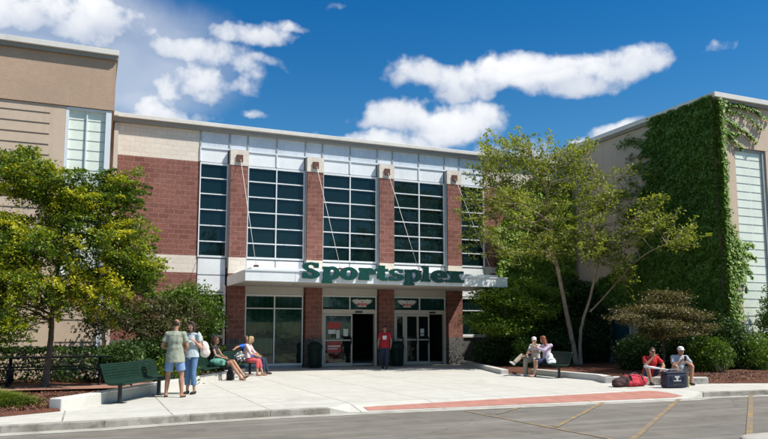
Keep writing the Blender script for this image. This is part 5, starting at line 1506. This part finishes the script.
# -- pair on the right bench
s4 = Vector((14.50, 20.35, 0)); HRB = (-1, -.02)
person('auburn-haired woman in a pale pink shirt turned to the man on the right bench', s4+Vector((0, -.12, 0)), HRB,
       sitting(chest=(.06, -.02, .90), neck=(.11, .0, 1.11), head=(.14, .05, 1.26), shL=(-.10, -.08, 1.05), shR=(.22, .02, 1.04), elR=(.36, .18, .86), wrR=(.38, .26, 1.08), elL=(-.06, .18, .88), wrL=(.16, .34, 1.0), knL=(-.02, .44, .52), knR=(.13, .42, .52), anL=(.0, .56, .09), anR=(.12, .44, .09), face=Vector((.9, .45, .05))),
       dict(hair='long', hairmat=HR, top=cloth('pale_pink', (.62, .48, .58)), sleeve=1.8, hem=.08, pants=cloth('navy', (.02, .03, .09)), leg=.95, shoes=cloth('tan_sandal', (.38, .22, .14)), sandals=True), woman=True)
person('man in a white cap and khaki trousers, leg crossed, on the right bench', s4+Vector((-.04, .52, 0)), HRB,
       sitting(chest=(-.06, .02, .88), neck=(-.10, .06, 1.08), head=(-.12, .12, 1.22), shL=(-.22, -.02, 1.02), shR=(.14, .06, 1.02), elL=(-.32, .16, .86), wrL=(-.24, .38, .80), elR=(.08, .26, .80), wrR=(-.06, .40, .70), knL=(-.10, .48, .54), anL=(-.10, .52, .09), knR=(.08, .52, .68), anR=(-.02, .90, .46), toeR=Vector((0, .8, .5)), face=Vector((-.85, .5, -.1))),
       dict(hair='short', hairmat=HG, cap=HW, top=cloth('white_stone', (.56, .53, .46)), sleeve=.7, hem=.05, pants=cloth('khaki', (.32, .26, .19)), leg=2.0, legw=1.1, shoes=cloth('white_shoe', (.6, .58, .55))))
t = thing('white_jacket', 'white jacket lying folded on the seat beside the auburn-haired woman', 'jacket', s4+Vector((-.12, -.50, .45)))
c = Vector(t.location)
mb = MB(); mb.ell(c+Vector((0, 0, .10)), (.16, .16, .12)); mb.ell(c+Vector((.02, .12, .20)), (.12, .12, .16)); mb.ell(c+Vector((-.08, -.14, .05)), (.15, .12, .06))
o = skin_mesh('folded_cloth', mb, cloth('white', (.68, .68, .66)), t, .012, .03); o.data.transform(Matrix.Translation(-c))

# -- two men on the low wall
HK = (-.30, -.954)
def curbman(**kw):
    J = dict(pelvis=(0, 0, .33), chest=(0, .10, .62), neck=(0, .17, .80), head=(0, .22, .93), shL=(-.19, .13, .74), shR=(.19, .13, .74),
             elL=(-.29, .28, .54), elR=(.29, .28, .54), wrL=(-.12, .46, .44), wrR=(.12, .46, .44), hipL=(-.10, .04, .31), hipR=(.10, .04, .31),
             knL=(-.23, .36, .50), knR=(.23, .36, .50), anL=(-.16, .40, .09), anR=(.16, .40, .09), face=Vector((0, 1, -.3)))
    J.update(kw); return J
hk = Vector((HK[0], HK[1], 0)).normalized()
m1 = gnd(657, 385.2)-hk*.43; m2 = gnd(686, 385.4)-hk*.44
person('man in a red T-shirt and sunglasses sitting on the low wall, hand at his mouth', (m1.x, m1.y, 0), HK,
       curbman(wrR=(.0, .30, .78), elR=(.24, .28, .55), wrL=(-.10, .50, .42)),
       dict(hair='short', hairmat=HB, sunglasses=True, top=cloth('bright_red', (.50, .015, .02)), loose=.035, hem=.02, sleeve=.7, belly=.03, pants=cloth('navy', (.02, .03, .09)), leg=.72, shoes=cloth('dark_shoe', (.03, .025, .02))), size=1.03, skin=SKIN2)
person('man in a pale grey T-shirt and white cap sitting on the low wall', (m2.x, m2.y, 0), HK,
       curbman(wrR=(.06, .36, .66), wrL=(-.04, .36, .64), elR=(.27, .30, .52), elL=(-.27, .30, .52), handR=Vector((-.5, .2, .6)), handL=Vector((.5, .2, .6)), face=Vector((0, 1, -.35))),
       dict(hair='short', hairmat=HB, cap=HW, top=cloth('pale_grey', (.36, .39, .44)), loose=.035, hem=.02, sleeve=.7, belly=.03, pants=cloth('grey_shorts', (.25, .25, .25)), leg=.72, shoes=cloth('dark_shoe', (.03, .025, .02))), size=1.06, skin=SKIN2)
# phone
hdv = Vector((HK[0], HK[1], 0)).normalized(); rtv = Vector((hdv.y, -hdv.x, 0))
pc = Vector((m2.x, m2.y, 0)) + hdv*.47 + Vector((0, 0, .77))
t = tag(MB().obox(pc, (.07, .012, .14), basis((0, 0, 1), hdv)).build('phone', LENS, None, bevel=.004), 'dark phone held up by the man in the pale grey T-shirt', 'phone')

# bags in front of them
c = gnd(637, 387); c = Vector((c.x, c.y+.25, 0))
t = thing('duffel_bag', 'red and black sports bag lying on the pavement beside the man in red', 'bag', c)
mb = MB(); a = Vector((1, .06, 0)).normalized()
mb.ell(c+a*.08+Vector((0, 0, .17)), (.42, .20, .18)); mb.ell(c+a*.33+Vector((0, -.03, .14)), (.22, .19, .15)); mb.ell(c-a*.02+Vector((0, -.10, .10)), (.28, .14, .10))
o = skin_mesh('bag_body', mb, cloth('bag_red', (.48, .03, .05)), t, .016, .022); o.data.transform(Matrix.Translation(-c))
mb = MB(); mb.ell(c-a*.36+Vector((0, 0, .13)), (.30, .19, .13)); mb.ell(c-a*.52+Vector((0, -.04, .07)), (.16, .15, .07)); mb.ell(c-a*.26+Vector((0, -.02, .20)), (.14, .18, .11))
o = skin_mesh('bag_pocket', mb, cloth('bag_dark', (.05, .02, .02)), t, .016, .02); o.data.transform(Matrix.Translation(-c))
MB().tube([c-a*.30+Vector((0, -.18, .16)), c-a*.18+Vector((0, -.16, .34)), c+a*.06+Vector((0, -.12, .40)), c+a*.26+Vector((0, -.17, .30)), c+a*.34+Vector((0, -.20, .12))], .016, 6).tube([c-a*.1+Vector((0, -.21, .05)), c-a*.12+Vector((0, -.16, .28)), c-a*.1+Vector((0, 0, .36))], .018, 6).build('strap', BLACK, t)
c = gnd(677, 388.0); c = Vector((c.x, c.y+.10, 0))
t = thing('cooler_bag', 'navy cool bag with a white badge in front of the man in the cap', 'bag', c)
NV = mat('navy_nylon', (.012, .016, .04), .5, .2, 6, .4, 30)
Mx = basis((0, 0, 1), (-.12, -.99, 0))
MB().obox(c+Vector((0, 0, .20)), (.66, .28, .38), Mx).build('bag_body', NV, t, bevel=.035)
MB().obox(c+Vector((0, 0, .415)), (.68, .30, .055), Mx).build('lid', NV, t, bevel=.02)
q = Mx@Vector((0, .144, 0))
mb = MB(); 
for (dx_, dz_, w_, h_, e_) in ((0, .10, .12, .05, 0), (0, .06, .05, .10, .0015), (-.05, .115, .06, .03, .003), (.05, .115, .06, .03, .0045), (0, .0, .24, .022, .006)):
    mb.obox(c+Mx@Vector((dx_, .143+e_, .20+dz_)), (w_, .004, h_), Mx)
mb.build('badge', mat('badge_white', (.55, .55, .52), .7), t)
MB().tube([c+Mx@Vector((-.2, .15, .30)), c+Mx@Vector((-.19, .19, .10)), c+Mx@Vector((.19, .19, .10)), c+Mx@Vector((.2, .15, .30))], .012, 6).build('handle', BLACK, t)
MB().tube([c+Mx@Vector((-.30, 0, .44)), c+Mx@Vector((-.15, 0, .50)), c+Mx@Vector((.15, 0, .50)), c+Mx@Vector((.30, 0, .44))], .012, 6).build('strap', mat('strap_grey', (.3, .3, .3), .7), t)
MB().tube([c+Mx@Vector((-.37, .1, .02)), c+Mx@Vector((-.37, .1, .34))], .035, 10).build('bottle_pocket', mat('bottle_tan', (.35, .28, .12), .4), t)
# bat resting from the red man's knees across the cool bag
a0 = c+Vector((-.92, .12, .60)); a1 = c+Vector((-.05, .02, .475))
t = tag(MB().tube([a0, a0.lerp(a1, .35), a0.lerp(a1, .6), a1.lerp(a0, .02), a1], [.034, .033, .022, .014, .022], 12).build('baseball_bat', mat('bat_silver', (.55, .55, .55), .35, .05, 3), None, smooth=True), 'pale bat resting across the cool bag and the knee of the man in red', 'bat')

bpy.data.scenes.remove(FUSE)
